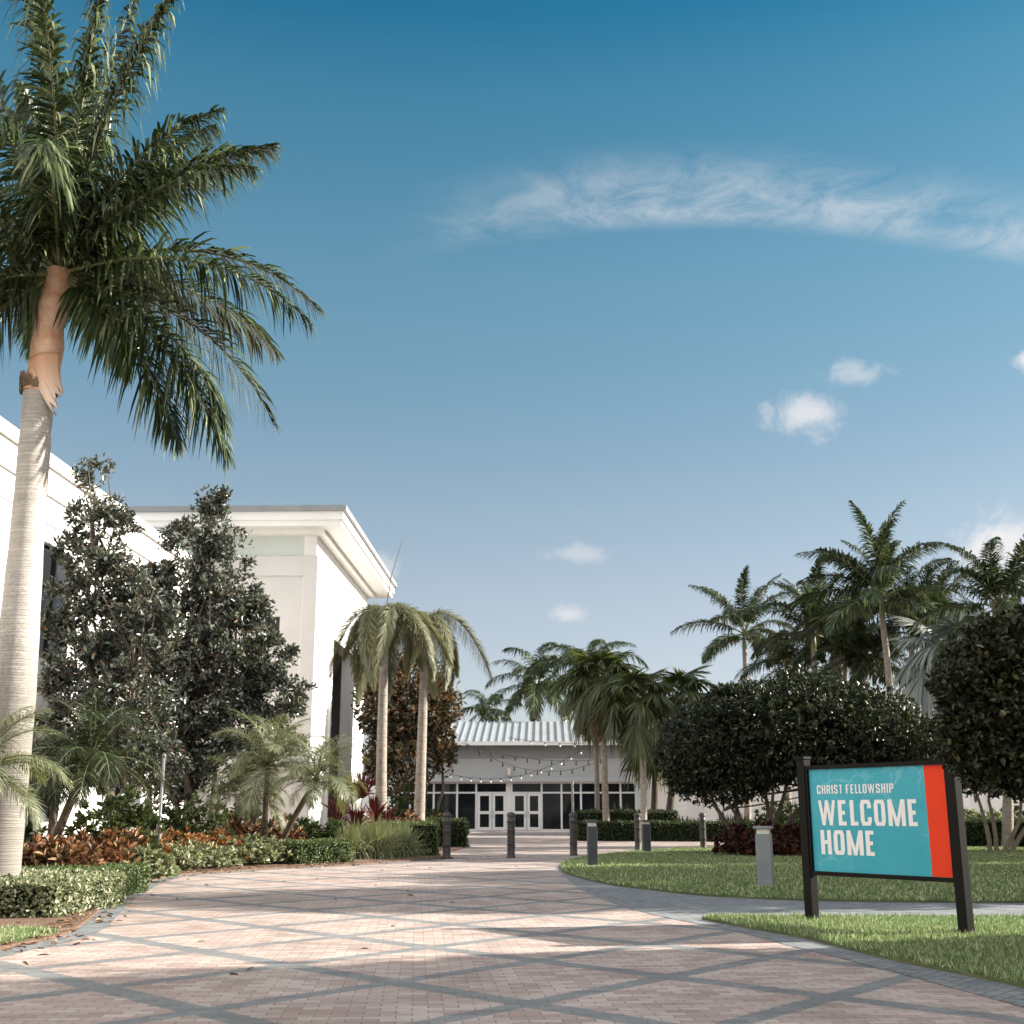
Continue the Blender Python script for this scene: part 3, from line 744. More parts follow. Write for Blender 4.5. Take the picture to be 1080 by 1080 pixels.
lawn_blades('mown grass of the rounded lawn island beyond the grey path', isl_poly, (0.3, 17), (15, 46), 560, .075, .018, 12)

# ------------------------------------------------------------------ left buildings
def left_building():
    X = -14.5
    root = empty('white_building', (X, 30, 0), 'long two storey white stucco building with stepped parapet behind the royal palm', 'building')
    mb = MB()
    wins = [(12.0, 14.6), (19.0, 21.6), (26.0, 28.6), (33.2, 35.8), (40.2, 42.8)]
    rows = [(1.0, 4.0), (5.6, 8.9)]
    ys = [0.0]
    for a, b in wins: ys += [a, b]
    ys.append(55.0)
    x0, x1 = -7.0, 0.0                           # local x behind the facade plane
    def wall(y0, y1, z0, z1): box(mb, (x1 - .35, y0 - 30, z0), (x1, y1 - 30, z1))
    for i in range(0, len(ys), 2): wall(ys[i], ys[i + 1], 0, 11.1)
    for a, b in wins:
        z = 0
        for lo, hi in rows: wall(a, b, z, lo); z = hi
        wall(a, b, z, 11.1)
    box(mb, (-16, -30, 0), (-.36, -29.7, 11.1)); box(mb, (-16, 24.7, 0), (-.36, 25, 11.1)); box(mb, (-16, -29.7, 10.4), (-.36, 24.7, 10.6))
    mb.build('wall', M['stucco'], root)
    c = MB()
    for z0, z1, p in ((11.1, 11.42, .16), (10.25, 10.40, .10), (9.45, 9.56, .05), (5.0, 5.14, .05)):
        box(c, (-.4 if z0 > 11 else .001, -30, z0), (p, 25, z1))
    c.build('cornice', M['trim'], root)
    for a, b in wins:
        for lo, hi in rows:
            f = MB(); y0, y1 = a - 30, b - 30
            for (p, q) in (((-.14, y0, lo), (.03, y0 + .09, hi)), ((-.14, y1 - .09, lo), (.03, y1, hi)), ((-.14, y0 + .09, hi - .09), (.03, y1 - .09, hi)),
                           ((-.14, y0 + .09, lo), (.03, y1 - .09, lo + .09)), ((-.12, (y0 + y1) / 2 - .03, lo + .09), (.01, (y0 + y1) / 2 + .03, hi - .09)),
                           ((-.12, y0 + .09, lo + (hi - lo) * .62), (.008, (y0 + y1) / 2 - .03, lo + (hi - lo) * .62 + .06)), ((-.12, (y0 + y1) / 2 + .03, lo + (hi - lo) * .62), (.008, y1 - .09, lo + (hi - lo) * .62 + .06))): box(f, p, q)
            w = f.build('window', M['bronze'], root)
            g = MB(); box(g, (-.10, y0 + .05, lo + .05), (-.07, y1 - .05, hi - .05)); g.build('pane', M['glass'], w)
    d = MB(); tube(d, [(.12, 17.6, .1), (.12, 17.6, 10.2)], .055, 10); d.build('downpipe', M['trim'], root)
left_building()

def portico():
    XW, Y0, Y1, ZT = -9.75, 50.0, 65.0, 12.85
    root = empty('entrance_portico', (XW, Y0, 0), 'tall white entrance portico with deep metal eaves and a high open bay', 'building')
    L = lambda x, y, z: (x - XW, y - Y0, z)
    mb = MB()
    def wb(m, x0, y0, z0, x1, y1, z1): box(m, L(x0, y0, z0), L(x1, y1, z1))
    # side wall with tall opening, from Y 54.3 to 60.6
    t = .55
    wb(mb, XW - t, Y0, 0, XW, 54.3, ZT); wb(mb, XW - t, 60.6, 0, XW, Y1, ZT); wb(mb, XW - t, 54.3, 9.0, XW, 60.6, ZT)
    # back wall with an opening
    wb(mb, -20, Y1 - t, 0, -13.6, Y1 - .001, ZT); wb(mb, -11.4, Y1 - t, 0, XW - t, Y1 - .001, ZT); wb(mb, -13.6, Y1 - t, 9.0, -11.4, Y1 - .001, ZT)
    mb.build('side_wall', M['stucco'], root)
    fr = MB()
    wx0, wx1, wz0, wz1 = -11.85, -11.2, 8.6, 9.35
    wb(fr, -20, Y0, 0, wx0, Y0 + .5, 11.95); wb(fr, wx1, Y0 - .002, 0, XW - t, Y0 + .5, 11.95)
    wb(fr, wx0, Y0, 0, wx1, Y0 + .5, wz0); wb(fr, wx0, Y0, wz1, wx1, Y0 + .5, 11.95)
    wb(fr, -20, Y0 - .07, 0, -10.05, Y0 - .004, .9)
    fr.build('front_wall', M['stucco_shaded'], root)
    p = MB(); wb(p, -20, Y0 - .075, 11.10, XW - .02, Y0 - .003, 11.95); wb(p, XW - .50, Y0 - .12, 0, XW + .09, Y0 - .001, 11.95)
    p.build('pilaster', M['stucco_shaded'], root)
    f = MB(); wb(f, -20, Y0 + .05, 11.951, XW - t, Y0 + .45, ZT); f.build('frieze', M['frieze'], root)
    w = MB()
    for (a, b) in (((wx0, wz0), (wx0 + .06, wz1)), ((wx1 - .06, wz0), (wx1, wz1)), ((wx0 + .06, wz0), (wx1 - .06, wz0 + .06)), ((wx0 + .06, wz1 - .06), (wx1 - .06, wz1))):
        wb(w, a[0], Y0 + .05, a[1], b[0], Y0 + .15, b[1])
    wo = w.build('window', M['bronze'], root)
    g = MB(); wb(g, wx0 + .05, Y0 + .10, wz0 + .05, wx1 - .05, Y0 + .13, wz1 - .05); g.build('pane', M['glass'], wo)
    # opening trim and dark inner lining
    tr = MB()
    wb(tr, XW + .002, 54.0, 0, XW + .12, 54.3, 9.3); wb(tr, XW + .002, 60.6, 0, XW + .12, 60.9, 9.3); wb(tr, XW + .002, 54.3, 9.0, XW + .115, 60.6, 9.3)
    tr.build('opening_trim', M['trim'], root)
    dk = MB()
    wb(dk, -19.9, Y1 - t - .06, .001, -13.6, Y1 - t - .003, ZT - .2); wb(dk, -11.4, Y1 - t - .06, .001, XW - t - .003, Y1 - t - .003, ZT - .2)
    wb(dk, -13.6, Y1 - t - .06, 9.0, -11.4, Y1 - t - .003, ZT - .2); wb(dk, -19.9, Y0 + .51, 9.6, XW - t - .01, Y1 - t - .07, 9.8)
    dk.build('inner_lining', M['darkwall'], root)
    # stepped eaves
    e = MB()
    ov = (( .40, 12.85, 13.02), (1.22, 13.02, 13.26), (1.32, 13.26, 13.62))
    for o_, z0, z1 in ov: wb(e, -20.5, Y0 - o_, z0, XW + o_, Y1 + o_, z1)
    e.build('eaves', M['trim'], root)
    gt = MB(); wb(gt, -20.6, Y0 - 1.45, 13.621, XW + 1.45, Y0 - 1.30, 13.86); wb(gt, XW + 1.30, Y0 - 1.299, 13.621, XW + 1.45, Y1 + 1.45, 13.86)
    gt.build('gutter', M['guttermetal'], root)
    r = MB()
    xa, xb, ya, yb = -20.6, XW + 1.42, Y0 - 1.42, Y1 + 1.42
    ridge = [L(xa, (ya + yb) / 2, 15.3), L(xb - 5, (ya + yb) / 2, 15.3)]
    c4 = [L(xa, ya, 13.80), L(xb, ya, 13.80), L(xb, yb, 13.80), L(xa, yb, 13.80)]
    V = c4 + ridge
    me_faces4 = [(0, 1, 5, 4), (2, 3, 4, 5)]
    r.add(V, me_faces4); r.add(V, [(1, 2, 5)])
    for k in range(22):                                           # standing seams on the camera side and the sunny end
        x = xa + .5 + k * .5
        if x < xb - .1:
            tt = min(1.0, (xb - x) / 5.0)
            A = np.array(L(x, ya, 13.81)); B = np.array(L(x, ya + (yb - ya) / 2 * tt, 13.81 + 1.5 * tt))
            tube(r, [A, B], .03, 4, 0, False)
    r.build('roof', M['roofmetal'], root)
portico()

# ------------------------------------------------------------------ far entrance building
def far_building():
    Y = 92.0; k = Y / F
    wx = lambda px: P(px, HOR, Y)[0]
    zz = lambda py: P(575, py, Y)[2]
    root = empty('entrance_building', (0, Y, 0), 'low grey entrance building with white glazed doors and standing seam metal roof', 'building')
    x0, x1 = wx(415), wx(716)
    zg, ze, zr, zt, zm = zz(824.5), zz(783), zz(761), zz(836), zz(800)
    mb = MB()
    box(mb, (x0, .15, zm), (x1, .5, ze)); mb.build('upper_wall', M['facade'], root)
    lw = MB()                                                       # flared apron over the glazing
    V = []
    for x in (x0, x1): V += [(x, .50, zm), (x, .10, zm), (x, -.10, zg + .35), (x, -.55, zg), (x, .50, zg)]
    lw.add(V, [(1, 6, 7, 2), (2, 7, 8, 3), (3, 8, 9, 4), (0, 5, 6, 1)]); lw.add(V, [(0, 1, 2, 3, 4)]); lw.add(V, [(9, 8, 7, 6, 5)])
    lw.build('apron', M['facade_light'], root)
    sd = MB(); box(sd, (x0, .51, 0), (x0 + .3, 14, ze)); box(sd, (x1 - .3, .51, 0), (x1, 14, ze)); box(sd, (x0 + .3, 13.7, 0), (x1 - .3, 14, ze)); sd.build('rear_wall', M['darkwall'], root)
    rf = MB(); ya, yr = -.9, 6.5; zrr = CAMH + (zr - CAMH) * (Y + yr) / Y
    rf.add([(x0 - .8, ya, ze - .02), (x1 + .8, ya, ze - .02), (x1 + .8, yr, zrr), (x0 - .8, yr, zrr), (x1 + .8, 15, ze - .02), (x0 - .8, 15, ze - .02)], [(0, 1, 2, 3), (3, 2, 4, 5)])
    rf.add([(x0 - .8, ya, ze - .02), (x0 - .8, yr, zrr), (x0 - .8, 15, ze - .02)], [(0, 1, 2)]); rf.add([(x1 + .8, ya, ze - .02), (x1 + .8, yr, zrr), (x1 + .8, 15, ze - .02)], [(0, 2, 1)])
    n = int((x1 - x0) / .52)
    for i in range(n + 1):
        x = x0 - .6 + i * (x1 - x0 + 1.2) / n
        box_pts = [(x - .04, ya, ze), (x + .04, ya, ze), (x + .04, yr, zrr + .02), (x - .04, yr, zrr + .02)]
        top = [(a, b, c + .075) for a, b, c in box_pts]
        rf.add(box_pts + top, CUBEF)
    rf.build('roof', M['roofmetal'], root)
    g = MB(); box(g, (x0 - .8, ya - .14, ze - .26), (x1 + .8, ya - .002, ze + .02)); g.build('gutter', M['trim'], root)
    # glazing: mullions and panes
    cols = [432, 457, 481.8, 502, 534.5, 539.5, 571.4, 592.4, 613, 631, 655, 680, 705]
    fr = MB(); zmid = zt
    for px in cols: box(fr, (wx(px) - .07, .10, 0), (wx(px) + .07, .26, zg - .002))
    box(fr, (x0 + .2, .12, zmid - .06), (x1 - .2, .24, zmid + .06)); box(fr, (x0 + .2, .12, zg - .13), (x1 - .2, .24, zg - .003)); box(fr, (x0 + .2, .12, 0), (wx(502) - .07, .24, .14)); box(fr, (wx(571.4) + .07, .12, 0), (x1 - .2, .24, .14))
    box(fr, (wx(534.5), .08, 0), (wx(539.5), .27, zg - .004))
    fr.build('window_frame', M['aluminium'], root)
    cs = [424] + cols + [714]
    for a, b in zip(cs[:-1], cs[1:]):
        if b - a < 6: continue
        p = MB()
        box(p, (wx(a) + .06, .17, zmid + .05), (wx(b) - .06, .19, zg - .12)); 
        if not (501 < a < 571): box(p, (wx(a) + .06, .17, .1), (wx(b) - .06, .19, zmid - .05))
        p.build('pane', M['glass'], root)
    # two pairs of doors
    for a, b in ((503.3, 518.6), (519.2, 533.8), (540.3, 555.4), (556.0, 570.6)):
        d = MB(); xa, xb = wx(a), wx(b); zt2 = zmid - .07
        zb0, zb1, zt0, zt1 = .28, zz(858.5), zz(855.5), zt2 - .16
        s = .20
        for lo, hi in (((xa, .05, .03), (xa + s, .15, zt2)), ((xb - s, .05, .03), (xb, .15, zt2)), ((xa + s, .05, .03), (xb - s, .15, zb0)), ((xa + s, .05, zb1), (xb - s, .15, zt0)), ((xa + s, .05, zt1), (xb - s, .15, zt2))): box(d, lo, hi)
        do = d.build('door', M['aluminium'], root)
        p = MB(); box(p, (xa + s - .01, .09, zb0 - .01), (xb - s + .01, .11, zb1 + .01)); box(p, (xa + s - .01, .09, zt0 - .01), (xb - s + .01, .11, zt1 + .01)); p.build('pane', M['glass'], do)
        h = MB(); hx = xb - .1 if a in (503.3, 540.3) else xa + .1
        tube(h, [(hx, .05, 1.0), (hx, -.03, 1.02), (hx, -.03, 1.38), (hx, .05, 1.4)], .018, 6); h.build('handle', M['bronze'], do)
    # wall lamp over the doors
    l = MB(); lx = wx(537); lathe(l, [(.0, -.28), (.10, -.28), (.14, -.1), (.14, .12), (.17, .14), (.05, .26), (0, .27)], 12, c=(lx, -.35, zz(814)))
    l.build('wall_lamp', M['bulb'], root)
    return root
far_building()

def right_building():
    Y = 74.0
    root = empty('low_building', (22, Y, 0), 'low white building with tan hip roof half hidden behind the right hand trees', 'building')
    xa, xb = P(688, HOR, Y)[0] - 22, 30.0
    w = MB(); box(w, (xa, 0, 0), (xb, .3, 4.2)); box(w, (xa, .3, 0), (xa + .3, 14, 4.2)); w.build('wall', M['stucco'], root)
    for i in range(10):
        x = xa + 1.0 + i * 2.1
        s = MB(); box(s, (x, -.06, .4), (x + 1.1, -.002, 3.1))
        for k in range(9): box(s, (x + .08, -.09, .55 + k * .28), (x + 1.02, -.061, .72 + k * .28))
        s.build('shutter', M['trim'], root)
    r = MB(); z0, z1 = 4.2, 9.2
    V = [(xa - 1, -1, z0), (xb + 1, -1, z0), (xb + 1, 15, z0), (xa - 1, 15, z0), (xa + 8, 7, z1), (xb - 8, 7, z1)]
    r.add(V, [(0, 1, 5, 4), (2, 3, 4, 5)]); r.add(V, [(1, 2, 5), (3, 0, 4)]); r.add(V, [(3, 2, 1, 0)])
    r.build('roof', M['rooftile'], root)
right_building()

# ------------------------------------------------------------------ bollards, lamps, string lights
def round_bollard_mesh():
    R = .108; H = 1.27
    prof = [(0, 0), (R * 1.12, 0), (R * 1.12, .05), (R * 1.03, .07)]
    for z in (.36, .72, .98):
        prof += [(R * 1.0, z - .055), (R * 1.12, z - .04), (R * 1.12, z - .012), (R * .9, z), (R * 1.12, z + .012), (R * 1.12, z + .04), (R * 1.0, z + .055)]
    prof += [(R * .98, 1.14), (R * 1.15, 1.155), (R * 1.15, 1.20), (R * .8, 1.25), (0, H)]
    mb = MB(); lathe(mb, prof, 28, smooth=True); return mb.mesh('round_bollard', M['bollardmetal'])
rbm = round_bollard_mesh()
for (px, py, lab) in ((471, 906, 'round grey bollard with raised rings at the corner of the left hedge'), (539, 905, 'round ringed bollard standing alone before the entrance doors'),
                      (605, 902.5, 'round ringed bollard beside the tip of the lawn island'), (673, 897.5, 'round ringed bollard at the back of the lawn beside a square light'),
                      (742, 896, 'round ringed bollard at the back of the lawn left of the clipped tree')):
    o = obj('bollard', rbm, None, tuple(G(px, py))); o.modifiers.new('edges', 'EDGE_SPLIT').split_angle = math.radians(40)
    tag(o, lab, 'bollard', 'round bollards across the plaza')
def light_bollard(loc, label, s=.2, h=1.0, rz=0.0, body='lightbollard'):
    root = empty('light_bollard', loc, label, 'bollard light', 'square bollard lights on the lawn', rz)
    a = s / 2
    b = MB(); box(b, (-a, -a, .03), (a, a, h * .87)); bevel(b.build('post', M[body], root), .008)
    f = MB(); box(f, (-a - .04, -a - .04, -.02), (a + .04, a + .04, .028)); bevel(f.build('footing', M['concrete'], root), .006)
    l = MB(); box(l, (-a * .82, -a * .82, h * .87 + .001), (a * .82, a * .82, h * .95)); l.build('lens', M['lens'], root)
    c = MB(); box(c, (-a - .025, -a - .025, h * .95 + .001), (a + .025, a + .025, h)); bevel(c.build('cap', M[body], root), .008)
light_bollard(tuple(G(625, 914, .03)), 'dark grey square light bollard near the tip of the lawn island', .22, 1.04, .1)
light_bollard(tuple(G(682, 899, .03)), 'dark grey square light bollard behind the lawn beside a round bollard', .25, 1.0, .1)
light_bollard(tuple(G(761, 887, .0)), 'far grey square light bollard before the hedge left of the clipped tree', .28, 1.0, .1)
light_bollard(tuple(G(808, 935, .03)), 'pale grey square light bollard left of the welcome sign', .25, .98, -.32, 'palebollard')
light_bollard(tuple(G(622, 884, .0)), 'far small light bollard before the low hedge right of the doors', .22, 1.3, .1, 'palebollard')
def slim_post(px, py, h, r, label):
    root = empty('marker_post', tuple(G(px, py)), label, 'post')
    b = MB(); lathe(b, [(0, 0), (r, 0), (r, h), (0, h + .03)], 12); b.build('post', M['pole'], root)
    c = MB(); lathe(c, [(0, 0), (r * 2, 0), (r * 2, .05), (r, .07)], 12); c.build('base_plate', M['pole'], root)
slim_post(604.5, 893, 2.45, .05, 'thin pale marker post rising behind the middle bollard')
def bed_post():
    Y = 26.0; b = P(166, 900, Y); b[2] = 0
    root = empty('garden_post', tuple(b), 'slender grey metal post with thick base standing in the left planting bed', 'post')
    top = P(166, 797, Y)[2]
    m = MB(); lathe(m, [(0, 0), (.062, 0), (.062, .95), (.05, 1.0), (.030, 1.04), (.030, top), (0, top)], 16); m.build('pole', M['pole'], root)
    c = MB(); lathe(c, [(.063, .80), (.078, .81), (.078, .87), (.063, .88)], 16); c.build('collar', M['pole'], root)
    c = MB(); lathe(c, [(0, top - .03), (.042, top - .03), (.042, top + .02), (0, top + .05)], 16); c.build('cap', M['pole'], root)
bed_post()
def tall_lamp():
    Y = 24.0; q = P(-14, 330, Y)
    root = empty('area_light', (q[0] - .1, Y, 0), 'tall area light with ribbed white head just inside the left edge', 'lamp post')
    m = MB(); tube(m, [(0, 0, 0), (0, 0, q[2] - .2)], [.11, .07], 12); m.build('pole', M['pole'], root)
    h = MB(); k = 10
    for i in range(k):
        z = q[2] - .26 + i * .052; rr = .42 * math.sin(math.pi * (i + 1.2) / (k + 1.6)) ** .6
        lathe(h, [(0, z), (rr, z), (rr * 1.02, z + .012), (rr, z + .03), (0, z + .031)], 18)
    h.build('louvre_head', M['trim'], root)
tall_lamp()
def string_lights(label, a, b, sag, n, Y, dark=False):
    root = empty('string_lights', tuple(P(*a, Y)), label, 'string lights', 'strings of bulbs before the entrance')
    A, B = P(*a, Y), P(*b, Y); t = np.linspace(0, 1, 24)
    pts = (B - A) * t[:, None]; pts[:, 2] -= sag * 4 * t * (1 - t)
    m = MB(); tube(m, pts, .015, 5); m.build('cable', M['cable'], root)
    for i in range(n):
        tt = (i + .5) / n; c = (B - A) * tt; c[2] -= sag * 4 * tt * (1 - tt)
        s = MB(); lathe(s, [(0, 0), (.045, 0), (.045, -.12), (.0, -.12)], 8, 0); lathe(s, [(.03, -.121), (.065, -.18), (.062, -.24), (.03, -.28), (0, -.285)], 8, 1)
        s.build('bulb', [M['bulbdark'], M['bulbdark'] if dark else M['bulb']], root, tuple(c))
string_lights('string of dark bulbs sagging from the left eave, upper line', (486, 783), (640, 800), .55, 12, 80, True)
string_lights('string of dark bulbs sagging lowest across the grey wall', (488, 781), (634, 802), 1.3, 12, 82, True)
string_lights('string of pale bulbs rising to the right in front of the wall', (470, 815), (618, 788), 1.1, 14, 84)
string_lights('short string of bulbs hanging along the roof edge', (536, 778), (614, 784), .12, 5, 86)

# ------------------------------------------------------------------ the welcome sign
GLY = {  # condensed strokes on a 0..1 x 0..1 cell; each stroke is a polyline
    'C': [[(1, .70), (1, .86), (.86, 1), (.14, 1), (0, .86), (0, .14), (.14, 0), (.86, 0), (1, .14), (1, .30)]],
    'O': [[(.5, 0), (.14, 0), (0, .14), (0, .86), (.14, 1), (.86, 1), (1, .86), (1, .14), (.86, 0), (.5, 0)]],
    'H': [[(0, 'b'), (0, 't')], [(1, 'b'), (1, 't')], [(0, .5), (1, .5)]], 'I': [[(0, 'b'), (0, 't')]], 'L': [[(0, 't'), (0, 0), (1.05, 0)]],
    'E': [[(1.05, 1), (0, 1), (0, 0), (1.05, 0)], [(0, .5), (.88, .5)]], 'F': [[(1.05, 1), (0, 1), (0, 'b')], [(0, .5), (.85, .5)]],
    'T': [[(-.1, 1), (1.1, 1)], [(.5, 1), (.5, 'b')]],
    'R': [[(0, 'b'), (0, 1), (.8, 1), (1, .86), (1, .62), (.8, .48), (0, .48)], [(.55, .48), (1.05, 'b')]],
    'P': [[(0, 'b'), (0, 1), (.8, 1), (1, .86), (1, .58), (.8, .44), (0, .44)]],
    'S': [[(1, .72), (1, .86), (.86, 1), (.14, 1), (0, .86), (0, .66), (.12, .56), (.88, .44), (1, .34), (1, .14), (.86, 0), (.14, 0), (0, .14), (0, .28)]],
    'W': [[(-.03, 't'), (.23, 'b')], [(.23, 'b'), (.5, 't')], [(.5, 't'), (.77, 'b')], [(.77, 'b'), (1.03, 't')]],
    'M': [[(0, 'b'), (0, 't')], [(1, 'b'), (1, 't')], [(.03, 't'), (.5, 'b')], [(.97, 't'), (.5, 'b')]],
}
WID = {'W': 2.0, 'M': 1.75, 'I': 0.0, 'E': .82, 'L': .78, 'F': .8, 'T': .9}
def ribbon(mb, pts, w, y, close=False, mat=0):
    p = np.asarray(pts, float); d = unit(np.diff(p, axis=0)); n = np.stack([-d[:, 1], d[:, 0]], 1); V = []
    for i in range(len(p)):
        if i == 0: m = n[0] if not close else unit(n[0] + n[-1])
        elif i == len(p) - 1: m = n[-1] if not close else unit(n[0] + n[-1])
        else:
            m = unit(n[i - 1] + n[i]); m = m / max(.5, m @ n[i])
        V += [p[i] + m * w / 2, p[i] - m * w / 2]
    V3 = [(a, y, b) for a, b in V]
    mb.add(V3, [(2 * i, 2 * i + 1, 2 * i + 3, 2 * i + 2) for i in range(len(p) - 1)], mat)
def lettering(mb, text, x, z, h, cw, w, gap, y):
    for ch in text:
        if ch == ' ': x += cw * .9; continue
        cwid = cw * WID.get(ch, 1.0); k = 0
        for st in GLY[ch]:
            pl = []
            for a, b in st:
                zz_ = z if b == 'b' else z + h if b == 't' else z + w / 2 + b * (h - w)
                pl.append((x + w / 2 + a * cwid, zz_))
            ribbon(mb, pl, w * (.80 if ch in 'WM' and len(st) == 2 and st[0][0] != st[1][0] else 1), y - .0006 * k, ch == 'O'); k += 1
        x += cwid + w + gap * (.35 if ch == 'L' else 1)
    return x
def welcome_sign():
    a, b = G(857, 974), G(1020, 990)
    d = b - a; wdt = np.linalg.norm(d); rz = math.atan2(d[1], d[0])
    root = empty('welcome_sign', tuple(a), 'teal and red welcome sign on two black posts on the near lawn', 'sign', None, rz)
    pw = .115
    hl = P(857, 790, a[1])[2]; hr = P(1020, 804, b[1])[2]; hpost = (hl + hr) / 2 + .02
    for x in (0, wdt):
        m = MB(); box(m, (x - pw / 2, -pw / 2, -.1), (x + pw / 2, pw / 2, hpost - .035)); po = bevel(m.build('post', M['post'], root), .006)
        c = MB(); box(c, (x - pw / 2 - .008, -pw / 2 - .008, hpost - .034), (x + pw / 2 + .008, pw / 2 + .008, hpost)); bevel(c.build('cap', M['post'], po), .006)
    # panel heights measured at the left post
    z1 = P(866, 808, a[1])[2]; z0 = P(864, 921.5, a[1])[2] - .01
    x0, x1 = pw / 2 + .002, wdt - pw / 2 - .002; t = .045
    f = MB()
    box(f, (x0, -.045, z1 - t), (x1, .045, z1)); box(f, (x0, -.045, z0), (x1, .045, z0 + t)); box(f, (x0, -.045, z0 + t), (x0 + .03, .045, z1 - t)); box(f, (x1 - .012, -.045, z0 + t), (x1, .045, z1 - t))
    f.build('frame', M['post'], root)
    pl, pr, pb, pt = x0 + .03, x1 - .012, z0 + t, z1 - t
    bd = MB(); box(bd, (pl, -.012, pb), (pr, .03, pt)); bo = bd.build('board', M['teal'], root)
    W_, H_ = pr - pl, pt - pb
    xs_t, xs_b = pl + W_ * .856, pl + W_ * .866
    s = MB(); yy = -.0145
    s.add([(xs_t, yy, pb + .002), (pr - .001, yy, pb + .002), (pr - .001, yy, pt - .002), (xs_t, yy, pt - .002)], [(0, 1, 2, 3)]); s.build('stripe', M['stripe'], bo)
    q = -.016
    l1 = MB(); h1, h2, h3 = .087 * H_, .245 * H_, .235 * H_
    lettering(l1, 'CHRIST FELLOWSHIP', 0, 0, h1, .27 * h1, .135 * h1, .12 * h1, 0)
    l2 = MB(); lettering(l2, 'WELCOME', 0, 0, h2, .275 * h2, .150 * h2, .098 * h2, 0)
    l3 = MB(); lettering(l3, 'HOME', 0, 0, h3, .275 * h3, .158 * h3, .095 * h3, 0)
    for mb_, fx, fz, fw in ((l1, .060, .755, .578), (l2, .063, .447, .725), (l3, .067, .166, .404)):
        o = mb_.build('lettering', M['letter'], bo)
        vs = np.concatenate(mb_.V); wid = vs[:, 0].max()
        o.scale = (fw * W_ / wid, 1, 1); o.location = (pl + fx * W_, q, pb + fz * H_)
    return root
welcome_sign()

